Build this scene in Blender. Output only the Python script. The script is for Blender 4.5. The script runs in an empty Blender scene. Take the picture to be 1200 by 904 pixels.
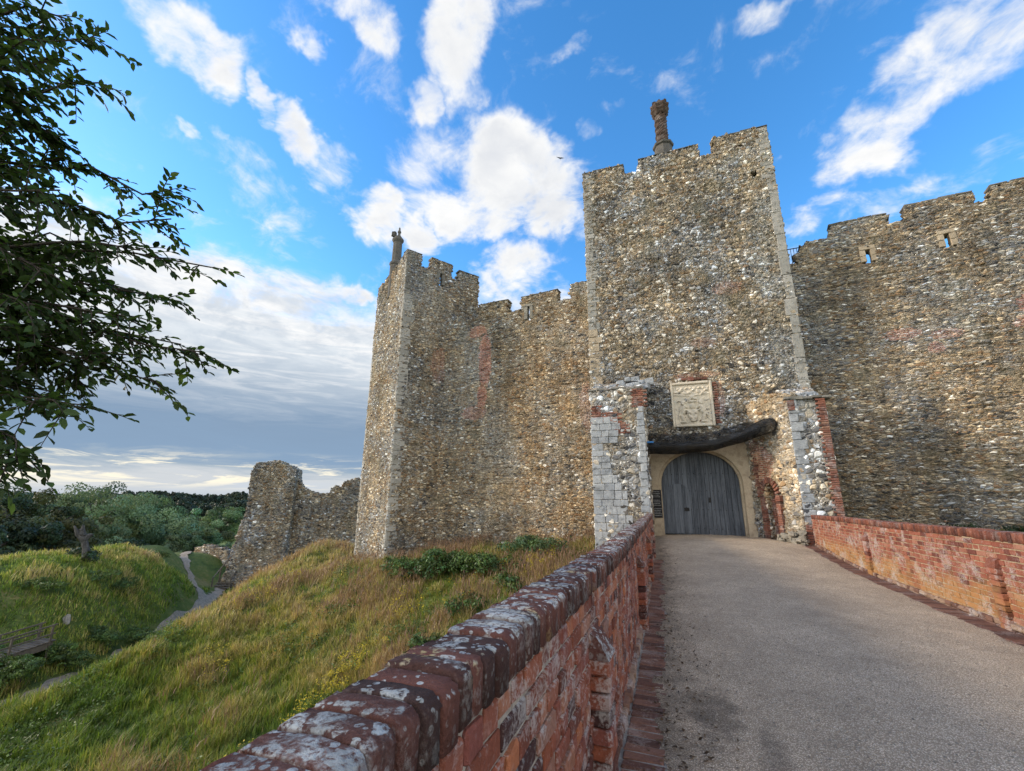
import bpy, math, random
import numpy as np
from mathutils import Vector, Matrix

random.seed(7); RNG = np.random.default_rng(7)
SC = bpy.context.scene
COL = SC.collection
rad = math.radians

# ------------------------------------------------------------------ camera
F_PX, EYE = 520.0, 1.6
def _n(v): v = np.array(v, float); return v/np.linalg.norm(v)
_up = _n((17, -1982, 520)); _b = np.array((200, 140, 520.)); _b = _n(_b-_up*(_b@_up)); _r = np.cross(_b, _up)
ROT = np.array([_r, _b, _up])                       # image axes (right, down, forward) -> world
def ray(px, py): return _n(ROT@np.array((px-600, py-452, F_PX)))
def at_height(px, py, z): d = ray(px, py); return d*((z-EYE)/d[2])+np.array((0, 0, EYE))     # where a sight line meets level z
def at_range(px, py, r):                            # point at horizontal distance r
    d = ray(px, py); return d*(r/math.hypot(d[0], d[1]))+np.array((0, 0, EYE))
cam_d = bpy.data.cameras.new("camera"); cam = bpy.data.objects.new("camera", cam_d); COL.objects.link(cam)
cam_d.sensor_fit = 'HORIZONTAL'; cam_d.sensor_width = 36.0; cam_d.lens = F_PX/1200*36
cam_d.clip_start = 0.05; cam_d.clip_end = 4000
_m = np.column_stack([ROT[:, 0], -ROT[:, 1], -ROT[:, 2]])
M4 = Matrix.Identity(4)
for i in range(3):
    for j in range(3): M4[i][j] = float(_m[i, j])
M4.translation = (0, 0, EYE)
cam.matrix_world = M4
SC.camera = cam
SC.render.engine = 'CYCLES'

# ------------------------------------------------------------------ exposure
SC.view_settings.view_transform = 'Standard'
SC.view_settings.look = 'None'
SC.view_settings.gamma = 1
SC.view_settings.exposure = 1.45
SC.cycles.max_bounces = 6
SC.cycles.diffuse_bounces = 3
SC.cycles.transparent_max_bounces = 8

# ------------------------------------------------------------------ node helpers
class G:
    def __init__(s, nt): s.nt = nt; s.nt.nodes.clear()
    def n(s, t, ins=None, **kw):
        nd = s.nt.nodes.new('ShaderNode'+t)
        for k, v in kw.items(): setattr(nd, k, v)
        for k, v in (ins or {}).items():
            if isinstance(v, bpy.types.NodeSocket): s.nt.links.new(v, nd.inputs[k])
            else: nd.inputs[k].default_value = v
        return nd
    def m(s, op, a, b=0.0, c=0.0, clamp=False):
        nd = s.nt.nodes.new('ShaderNodeMath'); nd.operation = op; nd.use_clamp = clamp
        for i, v in enumerate((a, b, c)):
            if isinstance(v, bpy.types.NodeSocket): s.nt.links.new(v, nd.inputs[i])
            else: nd.inputs[i].default_value = v
        return nd.outputs[0]
    def v(s, op, a, b=(0, 0, 0), sc=None):
        nd = s.nt.nodes.new('ShaderNodeVectorMath'); nd.operation = op
        for i, v in enumerate((a, b)):
            if isinstance(v, bpy.types.NodeSocket): s.nt.links.new(v, nd.inputs[i])
            else: nd.inputs[i].default_value = v
        if sc is not None:
            if isinstance(sc, bpy.types.NodeSocket): s.nt.links.new(sc, nd.inputs['Scale'])
            else: nd.inputs['Scale'].default_value = sc
        return nd.outputs['Value'] if op in ('DOT_PRODUCT', 'LENGTH', 'DISTANCE') else nd.outputs[0]
    def mix(s, f, a, b, bt='MIX'):
        nd = s.nt.nodes.new('ShaderNodeMix'); nd.data_type = 'RGBA'; nd.blend_type = bt
        for k, v in ((0, f), (6, a), (7, b)):
            if isinstance(v, bpy.types.NodeSocket): s.nt.links.new(v, nd.inputs[k])
            elif k == 0: nd.inputs[k].default_value = v
            else: nd.inputs[k].default_value = (*v, 1) if len(v) == 3 else v
        return nd.outputs[2]
    def ss(s, x, a, b, lo=0.0, hi=1.0, smooth=True):
        nd = s.nt.nodes.new('ShaderNodeMapRange'); nd.interpolation_type = 'SMOOTHSTEP' if smooth else 'LINEAR'
        for k, v in enumerate((x, a, b, lo, hi)):
            if isinstance(v, bpy.types.NodeSocket): s.nt.links.new(v, nd.inputs[k])
            else: nd.inputs[k].default_value = v
        return nd.outputs[0]
    def ramp(s, f, stops, const=False):
        nd = s.nt.nodes.new('ShaderNodeValToRGB'); cr = nd.color_ramp
        if const: cr.interpolation = 'CONSTANT'
        while len(cr.elements) < len(stops): cr.elements.new(1.0)
        for e, (p, c) in zip(cr.elements, stops): e.position = p; e.color = (*c, 1)
        s.nt.links.new(f, nd.inputs[0]); return nd.outputs[0]
    def noise(s, vec, scale, detail=4, rough=.55, dist=0.0):
        return s.n('TexNoise', {'Vector': vec, 'Scale': scale, 'Detail': detail, 'Roughness': rough, 'Distortion': dist}).outputs[0]

# ------------------------------------------------------------------ sun and sky
SUN_AZ, SUN_EL = rad(-105), rad(21)
sun_dir = Vector((math.sin(SUN_AZ)*math.cos(SUN_EL), math.cos(SUN_AZ)*math.cos(SUN_EL), math.sin(SUN_EL)))
sd = bpy.data.lights.new("sun", 'SUN'); sd.energy = 1.5; sd.angle = rad(10); sd.color = (1.0, .86, .68)
so = bpy.data.objects.new("sun", sd); COL.objects.link(so); so.location = (-60, -20, 60)
so.rotation_euler = (-sun_dir).to_track_quat('-Z', 'Y').to_euler()

W = bpy.data.worlds.new("World"); SC.world = W; W.use_nodes = True
def build_sky():
    g = G(W.node_tree)
    sky = g.n('TexSky', sky_type='NISHITA', sun_disc=False, sun_elevation=SUN_EL, sun_rotation=SUN_AZ % (2*math.pi),
              altitude=50, air_density=1.0, dust_density=.3, ozone_density=2.5).outputs[0]
    D = g.n('TexCoord').outputs['Generated']
    sep = g.n('SeparateXYZ', {0: D}); z = sep.outputs[2]
    skyc = g.n('HueSaturation', {'Hue': .5, 'Saturation': 1.28, 'Value': 1.0, 'Color': sky}).outputs[0]
    skyc = g.v('SCALE', skyc, sc=SKY_K)
    # cloud layer coordinates: a flat sheet overhead
    zz = g.m('MAXIMUM', z, 0.0)
    pl = g.v('SCALE', D, sc=g.m('DIVIDE', 1.0, g.m('ADD', zz, .22)))
    warp = g.n('TexNoise', {'Vector': pl, 'Scale': 3.0, 'Detail': 3}).outputs['Color']
    plw = g.v('ADD', pl, g.v('SCALE', g.v('SUBTRACT', warp, (.5, .5, .5)), sc=.22))
    n1 = g.noise(plw, 3.2, 9, .60)
    n2 = g.noise(plw, 9.0, 6, .6)
    # cumulus groups: (centre px, radii px, tilt deg, weight)
    B = [(215, 28, 85, 50, 15, 1.0), (415, 10, 52, 38, 10, .9), (538, 45, 54, 80, 10, 1.0), (505, 112, 24, 34, 0, .75),
         (340, 150, 50, 22, 40, .9), (305, 112, 16, 26, 10, .75), (217, 140, 16, 20, 0, .75), (245, 137, 14, 14, 0, .55),
         (595, 205, 72, 76, 0, 1.2), (560, 250, 66, 36, 5, .9), (635, 235, 55, 50, 0, 1.0), (440, 248, 30, 30, 0, .8), (495, 272, 34, 20, 0, .8),
         (600, 325, 60, 34, 0, .6), (520, 325, 40, 18, 0, .4), (700, 142, 36, 22, -20, .55), (665, 60, 26, 14, 0, .38), (370, 62, 30, 14, 50, .55),
         (1075, 110, 200, 50, -36, .82), (1170, 50, 80, 56, -30, .72), (1100, 215, 110, 36, -10, .72), (985, 245, 60, 24, -20, .5), (880, 14, 40, 26, 0, .55),
         (62, 8, 34, 26, 0, .8), (415, 330, 36, 12, 5, .8), (270, 190, 80, 60, 0, .42), (380, 190, 40, 20, 0, .4), (620, 345, 60, 20, 0, .7)]
    tot = None
    bw = g.n('TexNoise', {'Vector': D, 'Scale': 5.0, 'Detail': 5, 'Roughness': .6}).outputs['Color']
    DW = g.v('ADD', D, g.v('SCALE', g.v('SUBTRACT', bw, (.5, .5, .5)), sc=.21))
    for (cx, cy, rx, ry, tl, w) in B:
        d0 = ray(cx, cy); c, s_ = math.cos(rad(tl)), math.sin(rad(tl))
        e = 8.0
        gx = (ray(cx+c*e, cy+s_*e)-d0)*(.84*rx/e); gy = (ray(cx-s_*e, cy+c*e)-d0)*(.84*ry/e)
        gx = gx/(gx@gx); gy = gy/(gy@gy)
        df = g.v('SUBTRACT', DW, tuple(d0))
        a = g.v('DOT_PRODUCT', df, tuple(gx)); b = g.v('DOT_PRODUCT', df, tuple(gy))
        q = g.m('MULTIPLY_ADD', a, a, g.m('MULTIPLY', b, b))
        o = g.ss(q, 2.0, 0.0, 0.0, w)
        tot = o if tot is None else g.m('MAXIMUM', tot, o)
    # unseen cumulus added over the rest of the sky to lighten the scene
    fwd = ray(600, 300)
    behind = g.ss(g.v('DOT_PRODUCT', D, tuple(fwd)), .45, .0)
    tot = g.m('MAXIMUM', tot, g.m('MULTIPLY', behind, .80))
    field = g.m('MULTIPLY_ADD', g.m('SUBTRACT', n1, .5), 3.6, g.m('MULTIPLY_ADD', g.m('SUBTRACT', n2, .5), 2.0, g.m('MULTIPLY', tot, 1.0)))
    dens = g.ss(field, .18, 1.18)
    # cumulus colour: bright rims, grey-blue hearts
    heart = g.ss(g.m('MULTIPLY_ADD', g.m('SUBTRACT', n1, .5), 3.2, g.m('MULTIPLY', tot, .8)), .55, 1.5)
    pl2 = g.v('ADD', plw, (.05, -.02, .06))
    n1b = g.noise(pl2, 3.2, 5, .55)
    lit = g.ss(g.m('SUBTRACT', n1, n1b), -.06, .06)
    ccol = g.mix(g.m('MULTIPLY', heart, g.m('SUBTRACT', 1.0, g.m('MULTIPLY', lit, .35))), (1.0*CL, 1.0*CL, .99*CL), (.60*CL, .64*CL, .72*CL))
    ccol = g.mix(g.m('MULTIPLY', g.ss(dens, .75, .1), .35), ccol, (.80*CL, .88*CL, .98*CL))
    ccol = g.mix(behind, ccol, g.mix(1.0, ccol, (2.5, 2.25, 1.9), 'MULTIPLY'))      # unseen clouds behind the viewer, made brighter and warmer to light the ground
    c1 = g.mix(dens, skyc, ccol)
    # low cloud bank on the western side
    west = _n((-.78, .62, 0))
    wm = g.ss(g.v('DOT_PRODUCT', D, tuple(west)), .25, .62)
    st = g.n('Mapping', {'Vector': D, 'Scale': (2.0, 2.0, 15.0)}).outputs[0]
    s1 = g.noise(st, 2.1, 7, .62, .6)
    s2 = g.noise(g.n('Mapping', {'Vector': D, 'Scale': (3.0, 3.0, 26.0), 'Rotation': (.12, -.10, 0)}).outputs[0], 2.2, 8, .65, .8)
    zp = g.m('ADD', z, g.m('MULTIPLY', g.m('SUBTRACT', s1, .5), .13))
    up1 = g.m('ADD', zp, g.m('MULTIPLY', g.m('SUBTRACT', n1, .5), .42))
    alpha = g.m('MULTIPLY', wm, g.ss(up1, .50, .37))
    alpha = g.m('MULTIPLY', alpha, g.ss(g.m('ADD', g.m('MULTIPLY', g.ss(z, .50, .30), .8), g.m('MULTIPLY', n2, .9)), .52, .78))
    bcol = g.ramp(g.m('ADD', zp, 0.0), [(0.0, (.62, .68, .76)), (.035, (.66, .69, .72)), (.062, (.40, .49, .58)), (.085, (.26, .38, .54)), (.15, (.25, .36, .51)),
                             (.22, (.44, .53, .64)), (.30, (.76, .82, .88)), (.38, (.92, .94, .96)), (.5, (1.0, 1.0, 1.0))])
    rip = g.ss(s2, .42, .66)
    bcol = g.mix(g.m('MULTIPLY', rip, g.ss(z, .12, .36)), bcol, (1.0, 1.0, 1.0))
    shade2 = g.ss(n2, .62, .36)
    bcol = g.mix(g.m('MULTIPLY', shade2, g.m('MULTIPLY', g.ss(z, .20, .34), .42)), bcol, (.40, .50, .63))
    # bright slits close to the horizon
    slit = g.m('MULTIPLY', g.ss(s2, .50, .62), g.m('MULTIPLY', g.ss(z, .012, .035), g.ss(z, .095, .055)))
    bcol = g.mix(slit, bcol, (1.05, .98, .80))
    bcol = g.v('SCALE', bcol, sc=BK)
    c2 = g.mix(alpha, c1, bcol)
    # hazy horizon everywhere
    c3 = g.mix(g.m('MULTIPLY', g.ss(z, .03, -.01), .7), c2, (.50*BK, .56*BK, .64*BK))
    bg = g.n('Background', {'Color': c3, 'Strength': .1})
    out = g.n('OutputWorld'); W.node_tree.links.new(bg.outputs[0], out.inputs[0])
SKY_K = 1.36
CL = 3.75       # cloud radiance in the sky texture's own units
BK = 3.7
build_sky()
W.cycles.sampling_method = 'MANUAL'; W.cycles.sample_map_resolution = 1024

# ------------------------------------------------------------------ mesh helpers
BASE = {}
def link_mesh(name, verts, faces, mat, parent=None, smooth=False, col=None):
    """verts in world metres; stored relative to the parent's base point"""
    verts = np.asarray(verts, np.float64).reshape(-1, 3)
    off = np.array(BASE.get(parent.name, (0, 0, 0))) if parent else np.zeros(3)
    base = off.copy()
    me = bpy.data.meshes.new(name)
    vv = verts-base
    if isinstance(faces, np.ndarray):
        nf, k = faces.shape
        me.vertices.add(len(vv)); me.vertices.foreach_set('co', vv.ravel().astype(np.float32))
        me.loops.add(nf*k); me.loops.foreach_set('vertex_index', faces.ravel().astype(np.int32))
        me.polygons.add(nf); me.polygons.foreach_set('loop_start', np.arange(0, nf*k, k, dtype=np.int32))
        me.update(calc_edges=True)
    else:
        me.from_pydata([tuple(map(float, p)) for p in vv], [], [tuple(map(int, f)) for f in faces]); me.update()
    if smooth: me.polygons.foreach_set('use_smooth', np.ones(len(me.polygons), bool))
    if col is not None:
        a = me.color_attributes.new('Col', 'FLOAT_COLOR', 'POINT')
        c4 = np.ones((len(vv), 4), np.float32); c4[:, :3] = col
        a.data.foreach_set('color', c4.ravel())
    me.materials.append(mat)
    o = bpy.data.objects.new(name, me); COL.objects.link(o)
    if parent: o.parent = parent
    BASE[o.name] = tuple(base)
    return o
def tag(o, label, cat, group=None):
    o['label'] = label; o['category'] = cat
    if group: o['group'] = group
    return o
def thing(name, label, cat, loc, group=None):
    o = bpy.data.objects.new(name, None); COL.objects.link(o); o.location = loc
    o.empty_display_size = .3; BASE[o.name] = tuple(loc)
    return tag(o, label, cat, group)
def structure(o): o['kind'] = 'structure'; return o
def stuff(o, label=None):
    o['kind'] = 'stuff'
    if label: o['label'] = label
    return o
def join(parts):
    V, Fc, n = [], [], 0
    for v, f in parts:
        v = np.asarray(v, float).reshape(-1, 3); V.append(v)
        if isinstance(f, np.ndarray): Fc += (f+n).tolist()
        else: Fc += [[i+n for i in q] for q in f]
        n += len(v)
    return np.concatenate(V), Fc
def joinq(parts):
    V, Fc, n = [], [], 0
    for v, f in parts: V.append(v); Fc.append(f+n); n += len(v)
    return np.concatenate(V), np.concatenate(Fc)

def dirs(h):
    a = rad(h); return np.array((math.cos(a), math.sin(a), 0.)), np.array((-math.sin(a), math.cos(a), 0.))

def grid_wall(P, h, L, z0, z1, depth, cell, inside=None, warp=None, seed=0, layer=.2, wob=.03):
    """A wall seen from its outside: front face runs from P along heading h, thickness goes to the left of it.
       inside(s, z) -> bool mask cuts crenels, slits, doors and broken edges."""
    u, n = dirs(h); P = np.array((P[0], P[1], 0.))
    nx, nz = max(1, round(L/cell)), max(1, round((z1-z0)/cell)); k = max(1, round(depth/layer))
    sc = (np.arange(nx)+.5)*L/nx; zc = z0+(np.arange(nz)+.5)*(z1-z0)/nz
    S, Z = np.meshgrid(sc, zc, indexing='ij')
    mask = np.ones((nx, nz), bool) if inside is None else inside(S, Z)
    gid = lambda i, j, l: (i*(nz+1)+j)*(k+1)+l
    I, J = np.nonzero(mask); Fs = []
    Fs.append(np.stack([gid(I, J, 0), gid(I+1, J, 0), gid(I+1, J+1, 0), gid(I, J+1, 0)], 1))
    Fs.append(np.stack([gid(I, J, k), gid(I, J+1, k), gid(I+1, J+1, k), gid(I+1, J, k)], 1))
    pad = np.zeros((nx+2, nz+2), bool); pad[1:-1, 1:-1] = mask
    for di, dj in ((1, 0), (-1, 0), (0, 1), (0, -1)):
        I, J = np.nonzero(mask & ~pad[1+di:nx+1+di, 1+dj:nz+1+dj])
        for l in range(k):
            a, b = l, l+1
            if di == 1: q = [gid(I+1, J, a), gid(I+1, J, b), gid(I+1, J+1, b), gid(I+1, J+1, a)]
            elif di == -1: q = [gid(I, J, a), gid(I, J+1, a), gid(I, J+1, b), gid(I, J, b)]
            elif dj == 1: q = [gid(I, J+1, a), gid(I+1, J+1, a), gid(I+1, J+1, b), gid(I, J+1, b)]
            else: q = [gid(I, J, a), gid(I, J, b), gid(I+1, J, b), gid(I+1, J, a)]
            Fs.append(np.stack(q, 1))
    Fa = np.concatenate(Fs); ids, inv = np.unique(Fa, return_inverse=True); Fa = inv.reshape(Fa.shape)
    i = ids//((nz+1)*(k+1)); j = ids//(k+1) % (nz+1); l = ids % (k+1)
    s = i*L/nx; z = z0+j*(z1-z0)/nz; d = l*depth/k
    r = np.random.default_rng(seed+11)
    ph = r.uniform(0, 6, 12)
    wv = sum(np.sin(s*fr+z*fz+ph[q])*a for q, (fr, fz, a) in enumerate([(.8, .5, .4), (1.9, -1.1, .3), (-3.1, 2.3, .2), (5.7, 4.1, .15), (9.1, -7.3, .12), (12.2, 15.1, .10)]))
    jit = r.normal(0, cell*.10, (3, len(s)))
    edge = (i > 0) & (i < nx)
    d = d+wv*wob*(l == 0); s = s+jit[0]*edge; z = z+jit[1]+np.sin(s*7.3+ph[8])*.012*(z > z0+.5)
    if warp is not None: s, d, z = warp(s, d, z)
    V = P+np.outer(s, u)+np.outer(d, n); V[:, 2] = z
    return V, Fa

# a chamfered block: 24 vertices, all in one template
def _block():
    V, idx = [], {}
    for sx in (-1, 1):
        for sy in (-1, 1):
            for sz in (-1, 1):
                for ax in range(3):
                    idx[(sx, sy, sz, ax)] = len(V); V.append((sx, sy, sz, ax))
    Fq = []
    for ax in range(3):
        o = [a for a in range(3) if a != ax]
        for s in (-1, 1):
            q = []
            for a, b in ((-1, -1), (1, -1), (1, 1), (-1, 1)):
                t = [0, 0, 0]; t[ax] = s; t[o[0]] = a; t[o[1]] = b; q.append(idx[(*t, ax)])
            flip = (s == -1) ^ (ax == 1)
            Fq.append(q[::-1] if flip else q)
    for ax in range(3):                                  # edges along axis ax
        o = [a for a in range(3) if a != ax]
        for a in (-1, 1):
            for b in (-1, 1):
                t0 = [0, 0, 0]; t1 = [0, 0, 0]; t0[ax] = -1; t1[ax] = 1
                for t in (t0, t1): t[o[0]] = a; t[o[1]] = b
                q = [idx[(*t0, o[0])], idx[(*t1, o[0])], idx[(*t1, o[1])], idx[(*t0, o[1])]]
                Fq.append(q)
    tri = [[idx[(a, b, c, 0)], idx[(a, b, c, 1)], idx[(a, b, c, 2)]] for a in (-1, 1) for b in (-1, 1) for c in (-1, 1)]
    V = np.array(V, float)
    # orient edge and corner faces outwards
    def pos(i, bev=.2): s = V[i, :3].copy(); ax = int(V[i, 3]); m = np.full(3, 1-bev); m[ax] = 1; return s*m
    def fix(q):
        p = [pos(i) for i in q]; nn = np.cross(p[1]-p[0], p[2]-p[0]); c = sum(p)/len(p)
        return q if nn@c > 0 else q[::-1]
    return V, [fix(q) for q in Fq], [fix(q) for q in tri]
BLK_V, BLK_Q, BLK_T = _block()
def blocks(C, S, yaw=0.0, bevel=.008, jit=.0, seed=1, pitch=None, roll=None):
    """Many chamfered blocks: centres C (n,3), full sizes S (n,3) along (heading, across, up), yaw in degrees (scalar or n)."""
    C = np.asarray(C, float).reshape(-1, 3); S = np.asarray(S, float).reshape(-1, 3)/2; n = len(C)
    yaw = np.radians(np.broadcast_to(yaw, n)); r = np.random.default_rng(seed)
    ax = BLK_V[:, 3].astype(int); sg = BLK_V[:, :3]
    bv = np.minimum(bevel, S.min(1)*.8)[:, None, None]
    shrink = np.ones((24, 3)); shrink[np.arange(24), ax] = 0
    loc = sg[None]*(S[:, None, :]-bv*shrink[None])
    if jit: loc = loc+r.normal(0, jit, loc.shape)
    if roll is not None:
        rr = np.broadcast_to(roll, n)[:, None]; y, z = loc[..., 1].copy(), loc[..., 2].copy()
        loc[..., 1] = y*np.cos(rr)-z*np.sin(rr); loc[..., 2] = y*np.sin(rr)+z*np.cos(rr)
    if pitch is not None:
        rr = np.broadcast_to(pitch, n)[:, None]; x, z = loc[..., 0].copy(), loc[..., 2].copy()
        loc[..., 0] = x*np.cos(rr)-z*np.sin(rr); loc[..., 2] = x*np.sin(rr)+z*np.cos(rr)
    c, s = np.cos(yaw)[:, None], np.sin(yaw)[:, None]
    X = loc[..., 0]*c-loc[..., 1]*s; Y = loc[..., 0]*s+loc[..., 1]*c
    V = np.stack([X, Y, loc[..., 2]], -1)+C[:, None]
    Fc = []
    for k in range(n):
        o = 24*k
        Fc += [[i+o for i in q] for q in BLK_Q]; Fc += [[i+o for i in q] for q in BLK_T]
    return V.reshape(-1, 3), Fc
def bar(a, b, w, hgt=None):
    """one beam from a to b as block arguments"""
    a, b = np.array(a, float), np.array(b, float); d = b-a; L = np.linalg.norm(d)
    yaw = math.degrees(math.atan2(d[1], d[0])); pit = math.atan2(d[2], math.hypot(d[0], d[1]))
    return blocks([(a+b)/2], [(L, w, hgt or w)], yaw, .004, pitch=pit)
def tube(pts, radii, sides=7, cap=True):
    pts = np.asarray(pts, float); n = len(pts); V, Fc = [], []
    radii = np.broadcast_to(radii, n)
    ref = np.array((0, 0, 1.)) if abs(_n(pts[-1]-pts[0])[2]) < .9 else np.array((1., 0, 0))
    for i in range(n):
        t = _n(pts[min(i+1, n-1)]-pts[max(i-1, 0)]); a = _n(np.cross(t, ref)); b = np.cross(t, a)
        for k in range(sides):
            w = 2*math.pi*k/sides; V.append(pts[i]+radii[i]*(a*math.cos(w)+b*math.sin(w)))
    for i in range(n-1):
        for k in range(sides):
            k2 = (k+1) % sides; Fc.append([i*sides+k, (i+1)*sides+k, (i+1)*sides+k2, i*sides+k2][::-1])
    if cap: Fc.append(list(range(sides))[::-1]); Fc.append([(n-1)*sides+k for k in range(sides)])
    return np.array(V), Fc
def lathe(c, prof, sides=16, twist=None, radial=None):
    V, Fc = [], []
    for i, (r, z) in enumerate(prof):
        for k in range(sides):
            w = 2*math.pi*k/sides+(twist*z if twist else 0)
            rr = r*(radial(k, z) if radial else 1)
            V.append((c[0]+rr*math.cos(w), c[1]+rr*math.sin(w), z))
    for i in range(len(prof)-1):
        for k in range(sides):
            k2 = (k+1) % sides; Fc.append([i*sides+k, i*sides+k2, (i+1)*sides+k2, (i+1)*sides+k])
    Fc.append(list(range(sides))[::-1]); Fc.append([(len(prof)-1)*sides+k for k in range(sides)])
    return np.array(V), Fc
def wav(s, seed, amp=1.0, f=1.0):
    r = np.random.default_rng(seed); o = 0
    for q in range(7):
        o = o+np.sin(s*f*r.uniform(.6, 1.5)*1.9**q*.7+r.uniform(0, 6))*(.62**q)
    return o*amp*.5

# ------------------------------------------------------------------ materials
def new_mat(name, disp=False):
    m = bpy.data.materials.new(name); m.use_nodes = True
    if disp: m.displacement_method = 'BOTH'
    return m, G(m.node_tree)
def finish(m, g, color, rough=.9, height=None, bump=.02, disp=None, spec=.25, trans=None):
    b = g.n('BsdfPrincipled', {'Base Color': color, 'Roughness': rough, 'Specular IOR Level': spec})
    if height is not None and disp is None:
        bp = g.n('Bump', {'Height': height, 'Distance': bump, 'Strength': 1.0}); m.node_tree.links.new(bp.outputs[0], b.inputs['Normal'])
    out = g.n('OutputMaterial'); sh = b.outputs[0]
    if trans is not None:
        t = g.n('BsdfTranslucent', {'Color': trans[0]}); ms = g.n('MixShader', {0: trans[1], 1: sh, 2: t.outputs[0]}); sh = ms.outputs[0]
    m.node_tree.links.new(sh, out.inputs[0])
    if disp is not None:
        d = g.n('Displacement', {'Height': height, 'Midlevel': .5, 'Scale': disp}); m.node_tree.links.new(d.outputs[0], out.inputs[2])
    return m
def patch(g, pos, cx, cz, rx, rz, cy=None):
    sx, sy, sz = pos
    a = g.m('MULTIPLY', g.m('SUBTRACT', sx, cx), 1/rx); b = g.m('MULTIPLY', g.m('SUBTRACT', sz, cz), 1/rz)
    q = g.m('MULTIPLY_ADD', a, a, g.m('MULTIPLY', b, b))
    return g.ss(q, 1.6, .3)
PAL = [(.055, .053, .053), (.12, .115, .112), (.25, .225, .19), (.22, .155, .095), (.34, .27, .185), (.19, .12, .07), (.42, .345, .245), (.33, .325, .315), (.55, .51, .44), (.68, .66, .62)]
def rubble(name, scale=6.0, flat=1.7, tint=(1, 1, 1), weights=(2, 2, 3, 3, 3, 2, 2, 2, 1, .6), mortar=(.19, .165, .13), disp=.085, bricks=(), gold=None, dirt=.5,
           pale=(), sizevar=True, gap=.085, coursed=.5, bright=1.36):
    m, g = new_mat(name, True)
    P = g.n('NewGeometry').outputs['Position']
    sep = g.n('SeparateXYZ', {0: P}); pos = (sep.outputs[0], sep.outputs[1], sep.outputs[2])
    wn = g.n('TexNoise', {'Vector': P, 'Scale': 2.3, 'Detail': 3}).outputs['Color']
    wn = g.v('SCALE', g.v('SUBTRACT', wn, (.5, .5, .5)), sc=.14)
    C = g.n('Mapping', {'Vector': g.v('ADD', P, wn), 'Scale': (1, 1, flat)}).outputs[0]
    vf = g.n('TexVoronoi', {'Vector': C, 'Scale': scale}, feature='F1')
    ve = g.n('TexVoronoi', {'Vector': C, 'Scale': scale}, feature='DISTANCE_TO_EDGE').outputs['Distance']
    vs = g.n('TexVoronoi', {'Vector': C, 'Scale': scale*2.7}, feature='F1')
    ves = g.n('TexVoronoi', {'Vector': C, 'Scale': scale*2.7}, feature='DISTANCE_TO_EDGE').outputs['Distance']
    rc = g.n('SeparateColor', {0: vf.outputs['Color']}).outputs
    rs = g.n('SeparateColor', {0: vs.outputs['Color']}).outputs
    tot = sum(weights); acc = 0; stops = []
    order = list(range(len(PAL)))
    for i in order:
        stops.append((acc/tot, tuple(a*b for a, b in zip(PAL[i], tint)))); acc += weights[i]
    big = g.ramp(rc[0], stops, True); small = g.ramp(rs[0], stops, True)
    # small gallets fill between, larger stones dominate
    usesm = g.ss(rc[1], .60, .66)
    stone = g.mix(usesm, big, small)
    ed = g.m('ADD', g.m('MULTIPLY', ve, g.m('SUBTRACT', 1.0, usesm)), g.m('MULTIPLY', g.m('MULTIPLY', g.m('MINIMUM', g.m('MULTIPLY', ves, .8), ve), 1.0), usesm))
    fine = g.noise(P, 34, 5, .65); mid = g.noise(P, 7, 4, .6); lrg = g.noise(P, .42, 5, .6); lrg2 = g.noise(g.v('ADD', P, (31, 7, 3)), .9, 5, .62)
    stone = g.mix(.8, stone, g.v('SCALE', stone, sc=g.m('MULTIPLY_ADD', fine, 1.5, .28)))
    col = g.mix(g.ss(ed, gap, gap*.35), stone, g.v('SCALE', mortar, sc=g.m('MULTIPLY_ADD', mid, 1.1, .40)))
    col = g.mix(g.m('MULTIPLY', g.ss(lrg2, .54, .70), .55), col, g.v('SCALE', (.36, .32, .25), sc=g.m('MULTIPLY_ADD', fine, 1.0, .5)))   # surviving render and lime wash
    col = g.v('SCALE', col, sc=g.m('MULTIPLY_ADD', lrg, 1.7, .15))
    for (cx, cz, rx, rz, w, pc) in pale:
        k = g.m('MULTIPLY', g.m('MULTIPLY', patch(g, pos, cx, cz, rx, rz), g.ss(mid, .38, .6)), w); col = g.mix(k, col, g.v('SCALE', pc, sc=g.m('MULTIPLY_ADD', fine, .9, .55)))
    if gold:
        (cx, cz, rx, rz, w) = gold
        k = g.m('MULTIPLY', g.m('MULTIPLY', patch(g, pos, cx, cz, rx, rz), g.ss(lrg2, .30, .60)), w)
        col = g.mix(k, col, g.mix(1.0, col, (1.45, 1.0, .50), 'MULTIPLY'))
    for (cx, cz, rx, rz, w) in bricks:
        b = g.n('TexBrick', {'Vector': g.n('CombineXYZ', {0: pos[0], 1: pos[2], 2: 0.0}).outputs[0], 'Scale': 1.0, 'Brick Width': .23, 'Row Height': .075, 'Mortar Size': .010,
                             'Color1': (.30, .10, .07, 1), 'Color2': (.40, .18, .125, 1), 'Mortar': (.40, .36, .30, 1)}).outputs[0]
        b = g.v('SCALE', b, sc=g.m('MULTIPLY_ADD', mid, 1.1, .45))
        k = g.m('MULTIPLY', g.ss(g.m('ADD', patch(g, pos, cx, cz, rx, rz), g.m('MULTIPLY', g.m('SUBTRACT', mid, .5), 2.3)), .42, .56), w*.95)
        col = g.mix(k, col, b)
    col = g.n('HueSaturation', {'Saturation': .96, 'Color': col}).outputs[0]
    zone = g.noise(g.v('ADD', P, (3, 17, 29)), .55, 4, .6)
    col = g.mix(g.ss(zone, .42, .60), g.mix(1.0, col, (1.06, 1.0, .90), 'MULTIPLY'), g.mix(1.0, col, (.97, 1.03, 1.12), 'MULTIPLY'))
    streak = g.noise(g.n('Mapping', {'Vector': P, 'Scale': (2.6, 2.6, .28)}).outputs[0], 1.0, 5, .65)
    col = g.v('SCALE', col, sc=g.ss(streak, .34, .62, .80*bright, 1.12*bright))
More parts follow.
